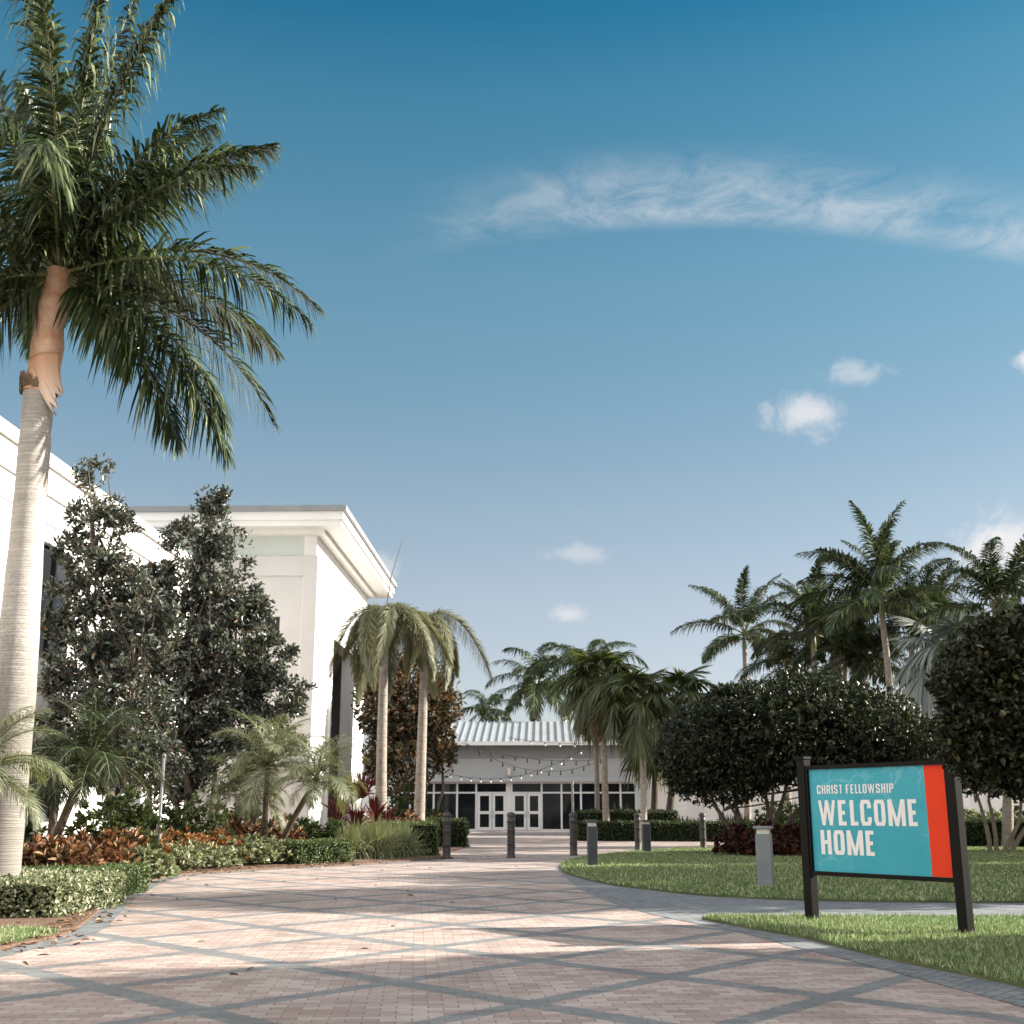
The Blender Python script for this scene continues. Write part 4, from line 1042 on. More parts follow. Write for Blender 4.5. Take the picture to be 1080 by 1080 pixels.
# ------------------------------------------------------------------ hero royal palm
R_ = math.radians
def royal_palm():
    Y = 15.5
    b = P(2, 900, Y); b[2] = 0
    root = empty('royal_palm', tuple(b), 'tall royal palm with smooth grey trunk and peeling orange crownshaft at left', 'palm tree')
    loc = lambda px, py: P(px, py, Y) - b
    c0, c1 = loc(41, 415), loc(63, 285)
    t = np.linspace(0, 1, 26)
    pts = np.array([0, 0, -.1]) + (c0 - np.array([0, 0, -.1])) * t[:, None]
    rad = .225 + .055 * np.exp(-((t - .38) / .25) ** 2) + .06 * np.exp(-t * 12) - .02 * t
    rad = rad + .004 * np.sin(np.arange(26) * 2.1)
    m = MB(); tube(m, pts, rad, 28); m.build('trunk', M['royalbark'], root)
    t = np.linspace(0, 1, 14)
    cs = MB(); sp = c0 + (c1 - c0) * t[:, None]; sp[:, 0] += .02 * np.sin(t * 7)
    tube(cs, sp, .225 - .02 * t - .055 * t ** 3 + .012 * np.sin(t * 21), 24); cs.build('crownshaft', M['crownshaft'], root)
    # torn leaf base hanging off the shaft, and a dry collar
    h = MB(); k, n = 14, 13; tear = np.random.default_rng(8).uniform(.62, 1.0, 13); tear[5] = .45; tear[10] = .55
    P0 = c0 + np.array([.16, -.13, .50]); rows = []
    for i in range(k):
        s0 = i / (k - 1)
        s = s0; w = .27 * (1 - .45 * s)
        cen = P0 + np.array([-.06 + .34 * s ** 1.3, -.05 - .06 * math.sin(3 * s), -.95 * s + .16 * s * s])
        for j in range(n):
            u = j / (n - 1) * 2 - 1; s = s0 * tear[j]
            cen = P0 + np.array([-.08 + .36 * s ** 1.3, -.04 - .07 * math.sin(3 * s), -.98 * s + .16 * s * s])
            rows.append(cen + np.array([u * w * .85, -.10 * (1 - u * u) * (1 - s) + .05 * abs(u), .05 * u + .03 * math.sin(u * 7 + s * 5) * s]))
    rows = np.array(rows); i = np.arange(k - 1)[:, None] * n; j = np.arange(n - 1)[None, :]
    h.add(rows, np.stack([i + j, i + n + j, i + n + j + 1, i + j + 1], -1).reshape(-1, 4), 0, True)
    sm, ST, sb, _ = new_mat('torn_sheath_skin')              # orange where it leaves the shaft, pale at the torn tip
    sz = ST.add('ShaderNodeSeparateXYZ'); ST.l.new(objco(ST), sz.inputs[0])
    fib = ST.noise(objco(ST), 12.0, 4, .6)
    ST.l.new(ST.mix(ST.smooth(ST.math('ADD', sz.outputs[2], ST.math('MULTIPLY', fib, .4)), c0[2] - .15, c0[2] + .75), (.78, .64, .54), (.66, .36, .21)), sb.inputs['Base Color']); sb.inputs['Roughness'].default_value = .6
    ho = h.build('leaf_sheath', sm, root); so = ho.modifiers.new('thick', 'SOLIDIFY'); so.thickness = .018
    col = MB(); r = np.random.default_rng(3)
    for q in range(20):
        a = q / 20 * 2 * math.pi + r.uniform(-.1, .1); d = np.array([math.cos(a), math.sin(a), 0]); s_ = np.array([-d[1], d[0], 0])
        bb = c0 + d * .235 + np.array([0, 0, r.uniform(-.02, .06)]); hh = r.uniform(.04, .30)
        col.add([bb - s_ * .10, bb + s_ * .10, bb + s_ * .05 + d * .04 + np.array([0, 0, hh]), bb - s_ * .06 + d * .03 + np.array([0, 0, hh * .8])], [(0, 1, 2, 3)])
    co = col.build('dry_collar', M['drycollar'], root); co.modifiers.new('thick', 'SOLIDIFY').thickness = .012
    # fronds: azimuth (0 = right, -90 = toward the camera), pitch, droop, length
    specs = [(20, 86, 10, 4.6), (-60, 83, 16, 4.3), (-92, 74, 22, 4.6), (100, 76, 14, 4.4), (-120, 68, 36, 4.0), (-40, 74, 40, 4.2), (50, 66, 46, 3.8), (-78, 64, 50, 3.8), (150, 80, 26, 3.6), (30, 72, 40, 3.4), (-30, 56, 60, 3.3), (-95, 55, 84, 3.3), (-15, -38, 34, 3.2), (-170, 62, 60, 3.4), (205, -40, 40, 3.2), (-5, 48, 40, 3.4), (-12, -30, 38, 3.9), (12, -8, 60, 3.6),
             (5, 62, 66, 3.5), (-25, 40, 62, 3.4), (12, 28, 78, 3.7), (-10, 10, 62, 3.9), (40, 20, 60, 3.4),
             (-8, -22, 48, 3.5), (-75, 38, 82, 3.2), (-115, 26, 74, 3.2), (180, 48, 72, 3.4), (165, 12, 74, 3.4), (-160, 30, 80, 3.4),
             (185, -24, 56, 3.4), (120, 30, 70, 3.3), (75, 45, 68, 3.3), (95, 22, 60, 3.2), (-140, -18, 58, 3.0)]
    for i, (az, pi_, dr, L) in enumerate(specs):
        st = pi_ > 70
        me = frond_mesh(100 + i, L * 1.08, R_(pi_), R_(dr), 190 if st else 140, .74 if st else .70, .046, plume=1.7 if st else 1.25, grav=.95 if st else .6, bare=.10, rr=.035, mats=[M['palm'], M['rachis']], expo=1.25, vee=.12, side=.04 * math.sin(i * 2.7))
        obj('frond', me, root, tuple(c1 + np.array([0, 0, -.05])), (0, 0, R_(az)))
royal_palm()

# ------------------------------------------------------------------ frond families
def fam(pitches, **kw): return [dict(pitch=R_(p), droop=R_(d), **kw) for p, d in pitches]
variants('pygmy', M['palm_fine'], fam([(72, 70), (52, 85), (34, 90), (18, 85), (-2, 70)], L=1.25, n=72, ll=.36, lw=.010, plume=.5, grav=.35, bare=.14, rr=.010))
variants('pygmydark', M['palm_dark'], fam([(72, 70), (52, 85), (34, 90), (18, 85), (-2, 70)], L=1.45, n=70, ll=.40, lw=.014, plume=.5, grav=.4, bare=.12, rr=.012))  # same palm as above; sun and shade are put into the leaflet colours
variants('foxtail', M['palm_pale'], fam([(87, 150), (82, 160), (76, 162), (70, 156), (62, 150)], L=4.4, n=480, ll=.62, lw=.030, tight=4.6, plume=3.1, grav=.45, bare=.06, rr=.03, expo=1.0))
variants('coconut', M['palm'], fam([(72, 95), (55, 88), (36, 88), (16, 80), (-4, 66), (-24, 50)], L=4.3, n=85, ll=.95, lw=.075, plume=.55, grav=.55, side=.12, bare=.14, rr=.045))
variants('upright', M['palm'], fam([(82, 48), (70, 62), (55, 70), (38, 72), (18, 66), (-8, 54)], L=4.3, n=110, ll=.85, lw=.075, plume=.55, grav=.5, bare=.16, rr=.045, side=.14))
variants('dense', M['palm_dark'], fam([(74, 92), (58, 80), (38, 80), (18, 76), (0, 66), (-22, 52)], L=3.8, n=100, ll=.82, lw=.062, side=-.12, plume=.7, grav=.40, bare=.10, rr=.04))

# pygmy date palms in the left bed
def pygmy(label, base, crowns, key, seed, n=26, scale=1.0, group='pygmy date palms in the left bed'):
    base = np.asarray(base, float)
    root = empty('pygmy_date_palm', tuple(base), label, 'palm tree', group)
    for i, (c, sc) in enumerate(crowns):
        c = np.asarray(c) - base
        k = trunk_mb((.12 * i - .06, 0, -.05), c, .085, .065, seed + i, .06, .03, n=12); k.build('trunk', M['shaggybark'], root)
        crown(root, c, key, n, seed + 3 * i, sc * scale)
q = P(-22, 905, 13.6); q[2] = 0
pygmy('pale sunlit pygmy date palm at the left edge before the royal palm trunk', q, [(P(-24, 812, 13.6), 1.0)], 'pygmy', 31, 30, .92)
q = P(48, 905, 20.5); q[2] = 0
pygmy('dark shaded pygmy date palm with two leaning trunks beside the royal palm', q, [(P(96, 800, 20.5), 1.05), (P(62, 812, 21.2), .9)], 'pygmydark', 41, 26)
q = P(283, 897, 31); q[2] = 0
pygmy('pale pygmy date palm with one upright and one leaning trunk by the portico corner', q, [(P(283, 806, 31), 1.5), (P(334, 822, 30.6), 1.15), (P(256, 835, 31.6), 1.1)], 'pygmy', 51, 28)

# foxtail palms
for (bx, tx, ty, Y, lab, sd, sp) in ((402, 406, 652, 43, 'foxtail palm with bushy pale plumes nearest the portico opening', 61, 3.0), (441, 449, 660, 45, 'foxtail palm with bushy pale plumes right of its twin', 71, 0)):
    b = P(bx, 890, Y); b[2] = 0
    feather_palm('foxtail_palm', lab, b, P(tx, ty, Y), .215, .15, 'foxtail', 10, sd, .86, 'palmbark', (1.3, 'greenshaft'), 'twin foxtail palms', .05, sp)

# palms on the skyline
sky_palms = [('coconut_palm', 515, 748, 118, 'coconut', 15, .95, 'small coconut palm above the left end of the metal roof'),
             ('coconut_palm', 566, 722, 112, 'coconut', 20, 1.35, 'full coconut palm above the middle of the metal roof'),
             ('coconut_palm', 622, 705, 104, 'coconut', 20, 1.35, 'tallest palm rising behind the right end of the metal roof'),
             ('coconut_palm', 785, 668, 70, 'upright', 15, .98, 'open crowned palm standing alone against the sky left of the tall cluster'),
             ('carpentaria_palm', 858, 668, 60, 'upright', 20, .95, 'dense dark palm between the lone palm and the tallest right hand palm'),
             ('carpentaria_palm', 930, 630, 54, 'upright', 28, 1.0, 'tallest right hand palm with many upright arching fronds'),
             ('carpentaria_palm', 830, 700, 65, 'dense', 18, .9, 'low dark palm right behind the clipped dome'),
             ('carpentaria_palm', 912, 690, 60, 'dense', 20, .95, 'low palm filling the space below the tallest palm'),
             ('carpentaria_palm', 985, 672, 57, 'upright', 20, .95, 'palm with upright fronds behind the silver fan palm'),
             ('carpentaria_palm', 893, 668, 63, 'dense', 20, 1.0, 'dark palm filling the gap left of the tallest palm'),
             ('carpentaria_palm', 962, 640, 58, 'dense', 16, .95, 'dark palm crowding the right side of the tallest palm'),
             ('carpentaria_palm', 1058, 640, 46, 'upright', 20, .85, 'dark palm behind the silver fan palm at the right edge')]
for i, (nm, px, py, Y, key, n, sc, lab) in enumerate(sky_palms):
    b = P(px + 3, 880, Y); b[2] = 0
    feather_palm(nm, lab, b, P(px, py, Y), .2, .13, key, n, 200 + 7 * i, sc, 'palmbark', None if key == 'coconut' else (.9, 'greenshaft'), 'palms along the skyline', .14, 2.2 if px == 1058 else 0)

# fan palms right of the entrance
def fan_palm(label, px, py, Y, n, seed, R, r0, bark='palmbark', key='palm_fan', dead=0, name='fan_palm', bx=0, group='fan palms right of the entrance', pet=1.0):
    b = P(px + bx, 880, Y); b[2] = 0; top = P(px, py, Y) - b
    root = empty(name, tuple(b), label, 'palm tree', group)
    trunk_mb((0, 0, -.05), top, r0, r0 * .8, seed, .12, .05).build('trunk', M[bark], root)
    r = np.random.default_rng(seed)
    ms = [fan_mesh(seed + k, R, pet * R, R_(p), 44, R * .085, [M[key], M['rachis']], .25 + .12 * k) for k, p in enumerate((75, 50, 28, 8, -18, -45))]
    for i in range(n):
        me = ms[min(5, int(i / n * 6))]; s = r.uniform(.85, 1.1)
        obj('frond', me, root, tuple(top), (r.uniform(-.3, .3), 0, i * 2.4 + r.uniform(-.3, .3)), (s, s, s))
    if dead:
        dm = fan_mesh(seed + 9, R * .8, R * .7, R_(-62), 22, R * .1, [M['deadfrond'], M['deadfrond']], .5, 70)
        for i in range(dead): obj('dead_frond', dm, root, tuple(top - np.array([0, 0, .3])), (r.uniform(-.3, .3), r.uniform(-.15, .3), r.uniform(0, 6.28)))
fan_palm('fan palm with tan dead fronds hanging nearest the entrance doors', 636, 722, 60, 26, 300, 1.4, .17, dead=14, bx=4)
fan_palm('second slender fan palm trunk leaning beside the dead fronded one', 627, 735, 63, 14, 310, 1.3, .14, dead=8, bx=3)
fan_palm('fan palm with pale trunk in the middle of the fan palm row', 672, 742, 57, 24, 320, 1.25, .16, bx=6)
fan_palm('fan palm at the right end of the row touching the clipped tree', 712, 740, 62, 24, 330, 1.4, .2, 'shaggybark', bx=-10)
fan_palm('short fan palm squatting behind the low hedge', 690, 775, 66, 20, 340, 1.4, .2, 'shaggybark', bx=-2)
fan_palm('silver blue fan palm between the clipped tree and the near tree', 996, 694, 49, 18, 350, 1.85, .2, key='palm_silver', name='silver_fan_palm', group=None, pet=.75)

# ------------------------------------------------------------------ broadleaf trees
def tree(name, label, base, blobs, leaf, L, W, n_cl, per, seed, stems, bark='bark', group=None, cat='tree', ragged=False, **kw):
    base = np.asarray(base, float)
    root = empty(name, tuple(base), label, cat, group)
    tm = MB()
    for i, (x, y, r0, tgt) in enumerate(stems):
        limb(tm, (x, y, -.05), np.asarray(tgt) - base, r0, r0 * .35, seed + i, .06, 9)
    r = np.random.default_rng(seed)
    for i, (c, rad) in enumerate(blobs):
        c = np.asarray(c) - base; st = stems[i % len(stems)]; tg = np.asarray(st[3]) - base
        t0 = np.array([st[0], st[1], 0]); f = r.uniform(.45, .9); s0 = t0 + (tg - t0) * f
        for k in range(3):
            d = unit(r.normal(size=3)) * np.asarray(rad) * .75
            limb(tm, s0, c + d, st[2] * .35, .012, seed + 20 * i + k, .08, 6)
    tm.build('trunk', M[bark], root)
    bl = [(np.asarray(c) - base, rad) for c, rad in blobs]
    if ragged:                                     # small side sprays break the outline
        for c, rad in list(bl):
            for k in range(5):
                d = unit(r.normal(size=3) + np.array([0, 0, .35])); d[1] *= .6; s = r.uniform(.16, .34)
                bl.append((c + d * np.asarray(rad) * r.uniform(.85, .85 + .4 * ragged), np.asarray(rad) * s))
    cm = MB(); crown_blobs(cm, seed + 1, bl, n_cl, per, L, W, **kw)
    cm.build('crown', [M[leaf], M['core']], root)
    return root
Y = 28.0; b = P(128, 905, Y); b[2] = 0
mag1 = [blob(100, 500, 18, 28, Y), blob(108, 548, 36, 30, Y), blob(80, 580, 22, 20, Y), blob(110, 600, 42, 26, Y), blob(85, 640, 36, 30, Y), blob(140, 628, 34, 28, Y), blob(105, 690, 60, 40, Y), blob(60, 715, 24, 22, Y),
        blob(120, 745, 66, 38, Y), blob(75, 775, 40, 30, Y), blob(150, 795, 45, 30, Y), blob(165, 660, 34, 26, Y), blob(60, 660, 22, 18, Y)]
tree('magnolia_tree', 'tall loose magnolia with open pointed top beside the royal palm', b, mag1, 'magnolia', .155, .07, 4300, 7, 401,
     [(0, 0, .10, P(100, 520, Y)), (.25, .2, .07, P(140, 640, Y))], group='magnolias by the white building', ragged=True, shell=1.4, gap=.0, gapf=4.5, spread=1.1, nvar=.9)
Y = 35.0; b = P(205, 903, Y); b[2] = 0
mag2 = [blob(222, 535, 22, 22, Y), blob(220, 572, 46, 26, Y), blob(215, 615, 52, 32, Y), blob(165, 640, 46, 34, Y), blob(245, 650, 46, 34, Y), blob(150, 690, 52, 36, Y), blob(215, 690, 70, 42, Y), blob(265, 705, 40, 30, Y),
        blob(300, 718, 26, 12, Y), blob(180, 745, 72, 40, Y), blob(240, 752, 56, 34, Y), blob(205, 795, 56, 30, Y), blob(190, 828, 40, 22, Y), blob(288, 742, 36, 26, Y), blob(130, 745, 56, 40, Y), blob(268, 780, 44, 30, Y), blob(120, 800, 44, 30, Y), blob(160, 625, 34, 26, Y), blob(150, 690, 50, 42, Y), blob(160, 760, 50, 42, Y), blob(258, 640, 26, 22, Y), blob(282, 690, 30, 24, Y)]
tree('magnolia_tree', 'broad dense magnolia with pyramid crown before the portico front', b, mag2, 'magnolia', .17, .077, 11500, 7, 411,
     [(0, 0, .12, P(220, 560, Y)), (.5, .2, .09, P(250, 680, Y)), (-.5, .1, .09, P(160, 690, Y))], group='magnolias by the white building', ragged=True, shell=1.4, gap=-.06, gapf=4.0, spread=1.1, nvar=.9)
Y = 56.0; b = P(440, 885, Y); b[2] = 0
mag3 = [blob(440, 735, 34, 44, Y), blob(405, 740, 30, 40, Y), blob(462, 745, 26, 28, Y), blob(455, 790, 26, 32, Y), blob(425, 800, 40, 40, Y), blob(400, 700, 26, 30, Y)]
tree('magnolia_tree', 'rusty leaved magnolia behind the twin foxtail palms', b, mag3, 'magnolia_rust', .26, .12, 3000, 6, 421, [(0, 0, .14, P(438, 720, Y)), (.4, 0, .1, P(455, 760, Y))], shell=2.2, gap=-.4, gapf=1.0, spread=.95)
Y = 74.0; b = P(358, 885, Y); b[2] = 0
mag4 = [blob(356, 700, 20, 40, Y), blob(360, 770, 24, 50, Y), blob(350, 830, 26, 30, Y)]
tree('magnolia_tree', 'rusty magnolia glimpsed through the portico opening', b, mag4, 'magnolia_rust', .28, .13, 900, 6, 431, [(0, 0, .14, P(357, 720, Y))], shell=2.2, gap=-.35, gapf=.9, spread=.95)

# clipped multi-stem tree on the lawn island
Y = 37.0; b = P(800, 897, Y); b[2] = 0
cl = [blob(832, 775, 128, 54, Y, 3.4), blob(760, 800, 68, 46, Y, 2.6), blob(905, 778, 72, 54, Y, 2.8), blob(830, 752, 96, 34, Y, 2.6), blob(745, 800, 52, 34, Y, 2.0), blob(930, 800, 48, 40, Y, 2.2)]
tree('clipped_tree', 'wide clipped dome shaped tree with many bare stems behind the sign', b, cl, 'clipped', .13, .07, 15500, 5, 441,
     [(x, y, .09, P(px, py, Y + dy)) for x, y, px, py, dy in ((-.2, 0, 740, 815, 0), (0, .1, 770, 805, .6), (.1, -.1, 800, 800, -.8), (.2, .1, 840, 800, 0), (.4, 0, 880, 805, .5), (-.1, .2, 755, 835, -.6), (.5, -.1, 905, 815, 0), (.0, -.2, 815, 820, -.9))],
     ragged=.6, shell=4.5, gap=-2, up=.1, core=.70, rough=.10, nvar=.8)
# similar tree further right, mostly hidden by the near one
Y = 40.0; b = P(1050, 892, Y); b[2] = 0
cl2 = [blob(1060, 790, 75, 48, Y, 2.4), blob(1015, 800, 40, 34, Y, 1.6), blob(1120, 780, 70, 50, Y, 2.4)]
tree('clipped_tree', 'second clipped tree whose bare pale stems show right of the sign', b, cl2, 'clipped', .13, .07, 5200, 5, 451,
     [(x, 0, .08, P(px, py, Y)) for x, px, py in ((-.2, 1020, 815), (0, 1045, 810), (.2, 1075, 812), (.4, 1110, 800))], bark='bark_pale', ragged=True, shell=5.0, gap=-2, up=.1, core=.72, rough=.1, nvar=.8)
# near tree overlapping the sign's top corner: trunk just outside the frame
Y = 9.6; b = P(1150, 1075, Y); b[2] = 0
nt = [blob(1092, 728, 100, 78, Y, .75), blob(1062, 705, 52, 48, Y, .45), blob(1060, 772, 66, 48, Y, .5), blob(1130, 690, 80, 58, Y, .6), blob(1040, 745, 44, 50, Y, .4), blob(1165, 745, 85, 75, Y, .7), blob(1050, 805, 46, 26, Y, .35), blob(1012, 790, 22, 22, Y, .2), blob(1090, 800, 60, 40, Y, .45)]
tree('ficus_tree', 'near dark glossy leaved tree covering the upper right corner of the sign', b, nt, 'neartree', .066, .036, 7000, 6, 461,
     [(0, 0, .05, P(1130, 760, Y)), (.05, .1, .04, P(1090, 770, Y)), (-.05, .05, .035, P(1160, 740, Y))], ragged=.3, shell=3.5, gap=-1.2, gapf=5.0, up=.25, core=.62, rough=.12, spread=.9, nvar=.7)
# wooded background behind the right-hand planting
Y = 84.0
for i, (px, py, rx, ry, lab) in enumerate(((800, 735, 30, 22, 'small leafy tree peeping over the clipped tree under the lone palm'),)):
    b = P(px, 880, Y); b[2] = 0
    tree('small_tree', lab, b, [blob(px, py, rx, ry, Y), blob(px + 14, py + 14, rx, ry, Y), blob(px - 12, py + 26, rx, ry, Y)], 'shrub', .25, .1, 500, 6, 470 + i, [(0, 0, .15, P(px, py, Y))], shell=2.2, gap=-.5)
# trees just outside the frame on the right, whose long shadows cross the plaza
def shade_tree(label, x, y, h, rad, seed):
    bl = [((x, y, h), (rad, rad, rad * 1.0)), ((x + rad * .6, y + .5, h - .9), (rad * .7, rad * .7, rad * .7)), ((x - rad * .5, y - .4, h + .9), (rad * .6, rad * .7, rad * .7)), ((x, y + .3, h - rad * .8), (rad * .8, rad * .8, rad * .6))]
    tree('shade_tree', label, (x, y, 0), bl, 'clipped', .22, .12, 5200, 5, seed, [(0, 0, .16, (x, y, h)), (.2, .1, .12, (x + rad * .5, y, h - .4))], group='shade trees right of the frame', shell=2.0, gap=-.55, gapf=1.5)
for x, y, h, rad, sd, lab in ((9.6, 11.6, 3.4, 1.7, 481, 'small shade tree beside the near lawn, outside the photo'), (15.0, 11.2, 6.4, 2.8, 482, 'round shade tree nearest the camera, outside the photo'),
                              (14.5, 20.8, 5.4, 2.6, 483, 'shade tree where the grey path leaves the photo'), (20.0, 23.2, 8.4, 3.0, 484, 'tall shade tree behind the path, outside the photo'),
                              (17.6, 27.0, 5.6, 2.6, 485, 'shade tree beside the lawn island, outside the photo'), (24.0, 30.0, 8.6, 3.2, 486, 'tallest shade tree right of the lawn island, outside the photo'), (22.0, 35.2, 6.5, 2.7, 487, 'far shade tree right of the lawn island, outside the photo'),
                              (27.0, 41.0, 8.0, 3.2, 488, 'farthest shade tree beyond the lawn island, outside the photo')):
    shade_tree(lab, x, y, h, rad, sd)

# ------------------------------------------------------------------ hedges and shrubs, left bed
def gl(*pp): return [G(x, y) for x, y in pp]
def offs(pts, dx, dy): return [(q[0] + dx, q[1] + dy) for q in pts]
HL = 'hedges round the planting beds'
hedge('variegated_hedge', 'clipped pale variegated hedge nearest the camera at the left edge', [(-9.5, 15.75), (-5.75, 15.75)], .41, 2.4, 501, M['variegated'], .055, 1700, HL, .04)
hedge('variegated_hedge', 'short green clipped hedge stepping back behind the nearest one', [(-9.4, 18.55), (-6.35, 18.55)], .42, 2.6, 502, M['boxhedge'], .05, 1400, HL, .03)
for i, (px, py, h, rx, lab) in enumerate(((150, 932, .62, .75, 'loose pale variegated shrub next to the green clipped hedge'), (180, 921, .6, .9, 'loose pale variegated shrub beside the garden post'), (214, 918, .62, 1.0, 'loose pale variegated shrub below the orange shrubs'),
                                          (250, 915, .7, 1.1, 'bright variegated shrub in the middle of the bed edge'), (281, 913, .72, 1.0, 'variegated shrub against the small square hedge'))):
    c = G(px, py); c[0] -= .25; c[1] += .35
    rosette_shrub('variegated_shrub', lab, c, (rx, rx * .8, h), 120, 9, .13, .06, 510 + i, M['variegated'], 'loose variegated shrubs along the bed edge')
a = G(300, 913.5); b_ = G(356, 911)
hedge('box_hedge', 'small square green hedge before the portico corner', [(a[0] - .1, a[1] + .6), (b_[0], b_[1] + .6)], .55, .9, 520, M['boxhedge'], .06, 800, HL, .04)
hedge('box_hedge', 'sunlit clipped hedge behind the left corner bollard', [(-4.9, 36.6), (-3.25, 36.9)], .95, 1.0, 521, M['boxhedge'], .065, 600, HL, .05)
hedge('box_hedge', 'dark clipped hedge behind the corner bollard nearer the doors', [(-5.2, 46.5), (-3.0, 46.8)], 1.0, 1.2, 522, M['darkhedge'], .08, 450, HL, .06)
for i, (px, py, h, rx, lab) in enumerate(((8, 932, 1.0, .75, 'copper croton with large curled leaves at the left edge'), (40, 931, 1.05, .75, 'copper croton with large curled leaves before the royal palm'), (66, 929, .95, .7, 'dark copper croton behind the nearest hedge'), (-22, 935, 1.0, .7, 'copper croton cut by the left edge'))):
    c = P(px, 900, 18.8); c[2] = 0; c[1] += .5 * (i % 2)
    rosette_shrub('croton', lab, c, (rx * .85, rx * .85, h * .85), 95, 9, .19, .08, 530 + i, M['croton'], 'crotons before the royal palm')
for i, (px, h, lab, k, Y) in enumerate(((98, .95, 'speckled croton behind the green clipped hedge', 'croton', 21), (122, .9, 'pale croton left of the garden post', 'croton', 23), (150, .9, 'orange shrub left of the garden post', 'orange', 26), (190, .95, 'bright orange shrub right of the garden post', 'orange', 28),
                                        (222, .95, 'bright orange shrub under the broad magnolia', 'orange', 29), (250, 1.2, 'dark red croton before the pale pygmy palm', 'croton', 31), (297, 1.2, 'red croton beside the leaning palm trunk', 'croton', 33))):
    c = P(px, 900, Y); c[2] = 0
    rosette_shrub('croton' if k == 'croton' else 'orange_shrub', lab, c, (.85, .7, h), 60, 8, .19 if k == 'croton' else .13, .075 if k == 'croton' else .055, 540 + i, M[k], 'colourful shrubs in the left bed')
for i, (px, h, Y, rx, lab) in enumerate(((-10, 1.6, 21, 1.0, 'green shrub behind the royal palm trunk'), (120, 1.9, 25, 1.0, 'green shrub below the loose magnolia'), (160, 1.5, 31, 1.1, 'green shrub behind the garden post'), (205, 1.7, 34, 1.3, 'green shrub at the foot of the broad magnolia'),
                                         (248, 1.5, 36, 1.3, 'green shrub left of the pale pygmy palm'), (305, 1.2, 36, 1.0, 'low green shrub before the portico corner'), (345, 1.1, 35, 1.1, 'low green shrub beside the ornamental grass'), (425, 2.6, 50, 1.6, 'dark green shrub between the foxtail trunks'), (455, 1.6, 52, 1.2, 'dark green shrub left of the entrance glazing'))):
    c = P(px, 900, Y); c[2] = 0
    rosette_shrub('green_shrub', lab, c, (rx, rx * .8, h), 130, 8, .2, .075, 560 + i, M['shrub'] if px < 400 else M['darkhedge'], 'green shrubs in the left bed', up=.6)
c = P(376, 890, 38); c[2] = 0
strap_clump('cordyline', 'dark red cordyline with upright strap leaves beside the foxtail palms', c, 400, .95, .058, 580, M['cordyline'], .35, .85, .06, heads=[(-.55, 0, 1.15), (.1, .2, 1.7), (.55, -.1, 1.0), (.0, -.3, .75), (-.25, .2, 1.5), (1.0, .1, .6), (-.7, -.3, .6)])
for i, (px, Y, n, L, lab) in enumerate(((372, 34, 420, 1.15, 'pale ornamental grass clump left of its neighbours'), (396, 34.3, 520, 1.3, 'large arching ornamental grass clump in the middle'), (422, 35.2, 420, 1.15, 'ornamental grass clump next to the sunlit clipped hedge'))):
    c = P(px, 900, Y); c[2] = 0
    strap_clump('ornamental_grass', lab, c, n * 2, L * 1.12, .024, 590 + i, M['grassclump'], .75, 1.05, .28, 'ornamental grasses along the bed edge')
for i, (px, Y, h, lab) in enumerate(((420, 38.5, 1.45, 'speckled orange croton under the right foxtail palm'), (398, 39, 1.3, 'speckled orange croton under the left foxtail palm'), (466, 48, 1.3, 'dark croton beside the entrance glazing'))):
    c = P(px, 900, Y); c[2] = 0
    rosette_shrub('croton', lab, c, (.95, .8, h), 70, 8, .2, .08, 600 + i, M['croton'], 'crotons under the foxtail palms')

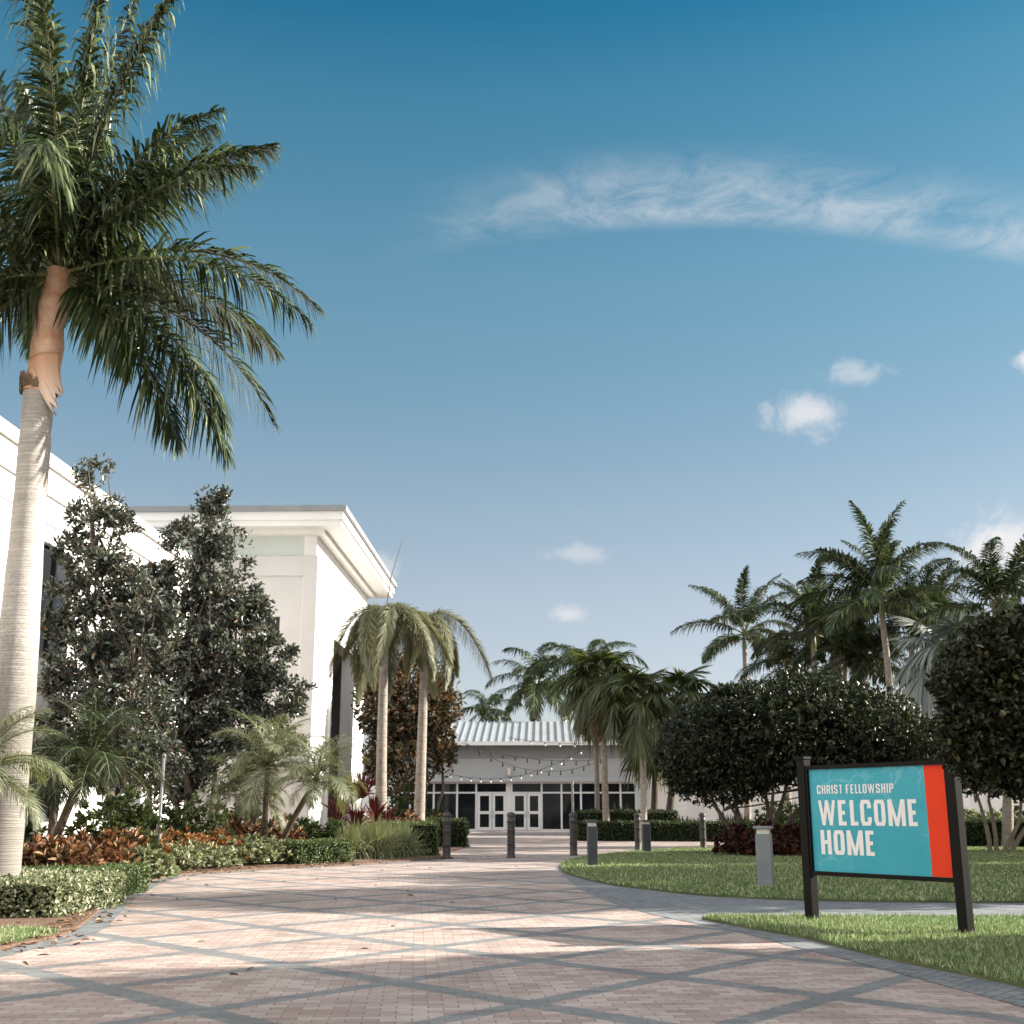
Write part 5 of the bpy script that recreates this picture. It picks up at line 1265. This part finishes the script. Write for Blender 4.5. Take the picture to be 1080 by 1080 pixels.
# ------------------------------------------------------------------ hedges and shrubs, right side
hedge('low_hedge', 'long low dark hedge behind the lawn island, front tier', [(1.6, 58.5), (12.5, 56.5)], .85, 1.2, 620, M['darkhedge'], .085, 300, HL, .06)
hedge('low_hedge', 'low dark hedge behind the front tier near the fan palms', [(1.5, 61.5), (6.5, 61.5)], 1.35, 1.3, 621, M['darkhedge'], .09, 280, HL, .06)
hedge('low_hedge', 'low clipped hedge running right behind the sign', [(9.2, 46.4), (22, 46.6)], .98, 1.1, 622, M['darkhedge'], .075, 420, HL, .05)
for i, (px, Y, rx, h, lab) in enumerate(((780, 36.0, .8, .95, 'dark red shrub left under the clipped tree'), (808, 35.6, .9, 1.05, 'dark red shrub in the middle under the clipped tree'), (835, 36.2, .8, .95, 'dark red shrub right under the clipped tree'), (856, 37, .8, .9, 'dark red shrub behind the left sign post'))):
    c = P(px, 900, Y); c[2] = 0
    rosette_shrub('red_shrub', lab, c, (rx, rx * .9, h), 130, 8, .13, .075, 630 + i, M['redshrub'], 'red shrubs under the clipped tree')
for i, (px, Y, h, rx, lab) in enumerate(((655, 63, 2.6, 1.5, 'dark cycad like shrub at the foot of the fan palms'), (690, 64, 1.9, 1.4, 'dark shrub behind the low hedge'), (735, 62, 1.5, 1.3, 'leafy shrub before the shuttered white wall'), (720, 66, 1.6, 1.4, 'spiky dark shrub before the shuttered wall'), (775, 60, 2.0, 1.6, 'dark shrub left behind the clipped tree stems'))):
    c = P(px, 890, Y); c[2] = 0
    strap_clump('spiky_shrub', lab, c, 260, h * .75, .10, 640 + i, M['palm_dark'], .5, 1.0, .5, 'spiky shrubs behind the low hedge', 'shrub')
for i, (px, Y, h, rx, m, lab) in enumerate(((870, 50, 1.8, 1.6, 'shrub', 'green shrub behind the hedge left of the sign'), (920, 52, 2.2, 1.8, 'shrub', 'green shrub hidden behind the sign board'), (1010, 50, 1.6, 1.5, 'variegated', 'pale shrub behind the hedge right of the sign post'), (1045, 50, 1.5, 1.5, 'variegated', 'pale shrub at the foot of the pale stems'), (1082, 51, 1.7, 1.5, 'shrub', 'green shrub at the right edge behind the hedge'), (830, 50, 2.0, 1.6, 'shrub', 'dark shrub seen between the clipped tree stems'))):
    c = P(px, 890, Y); c[2] = 0
    rosette_shrub('green_shrub' if m == 'shrub' else 'pale_shrub', lab, c, (rx, rx * .8, h), 130, 8, .2, .08, 660 + i, M[m], 'shrubs behind the right hedge', up=.6)
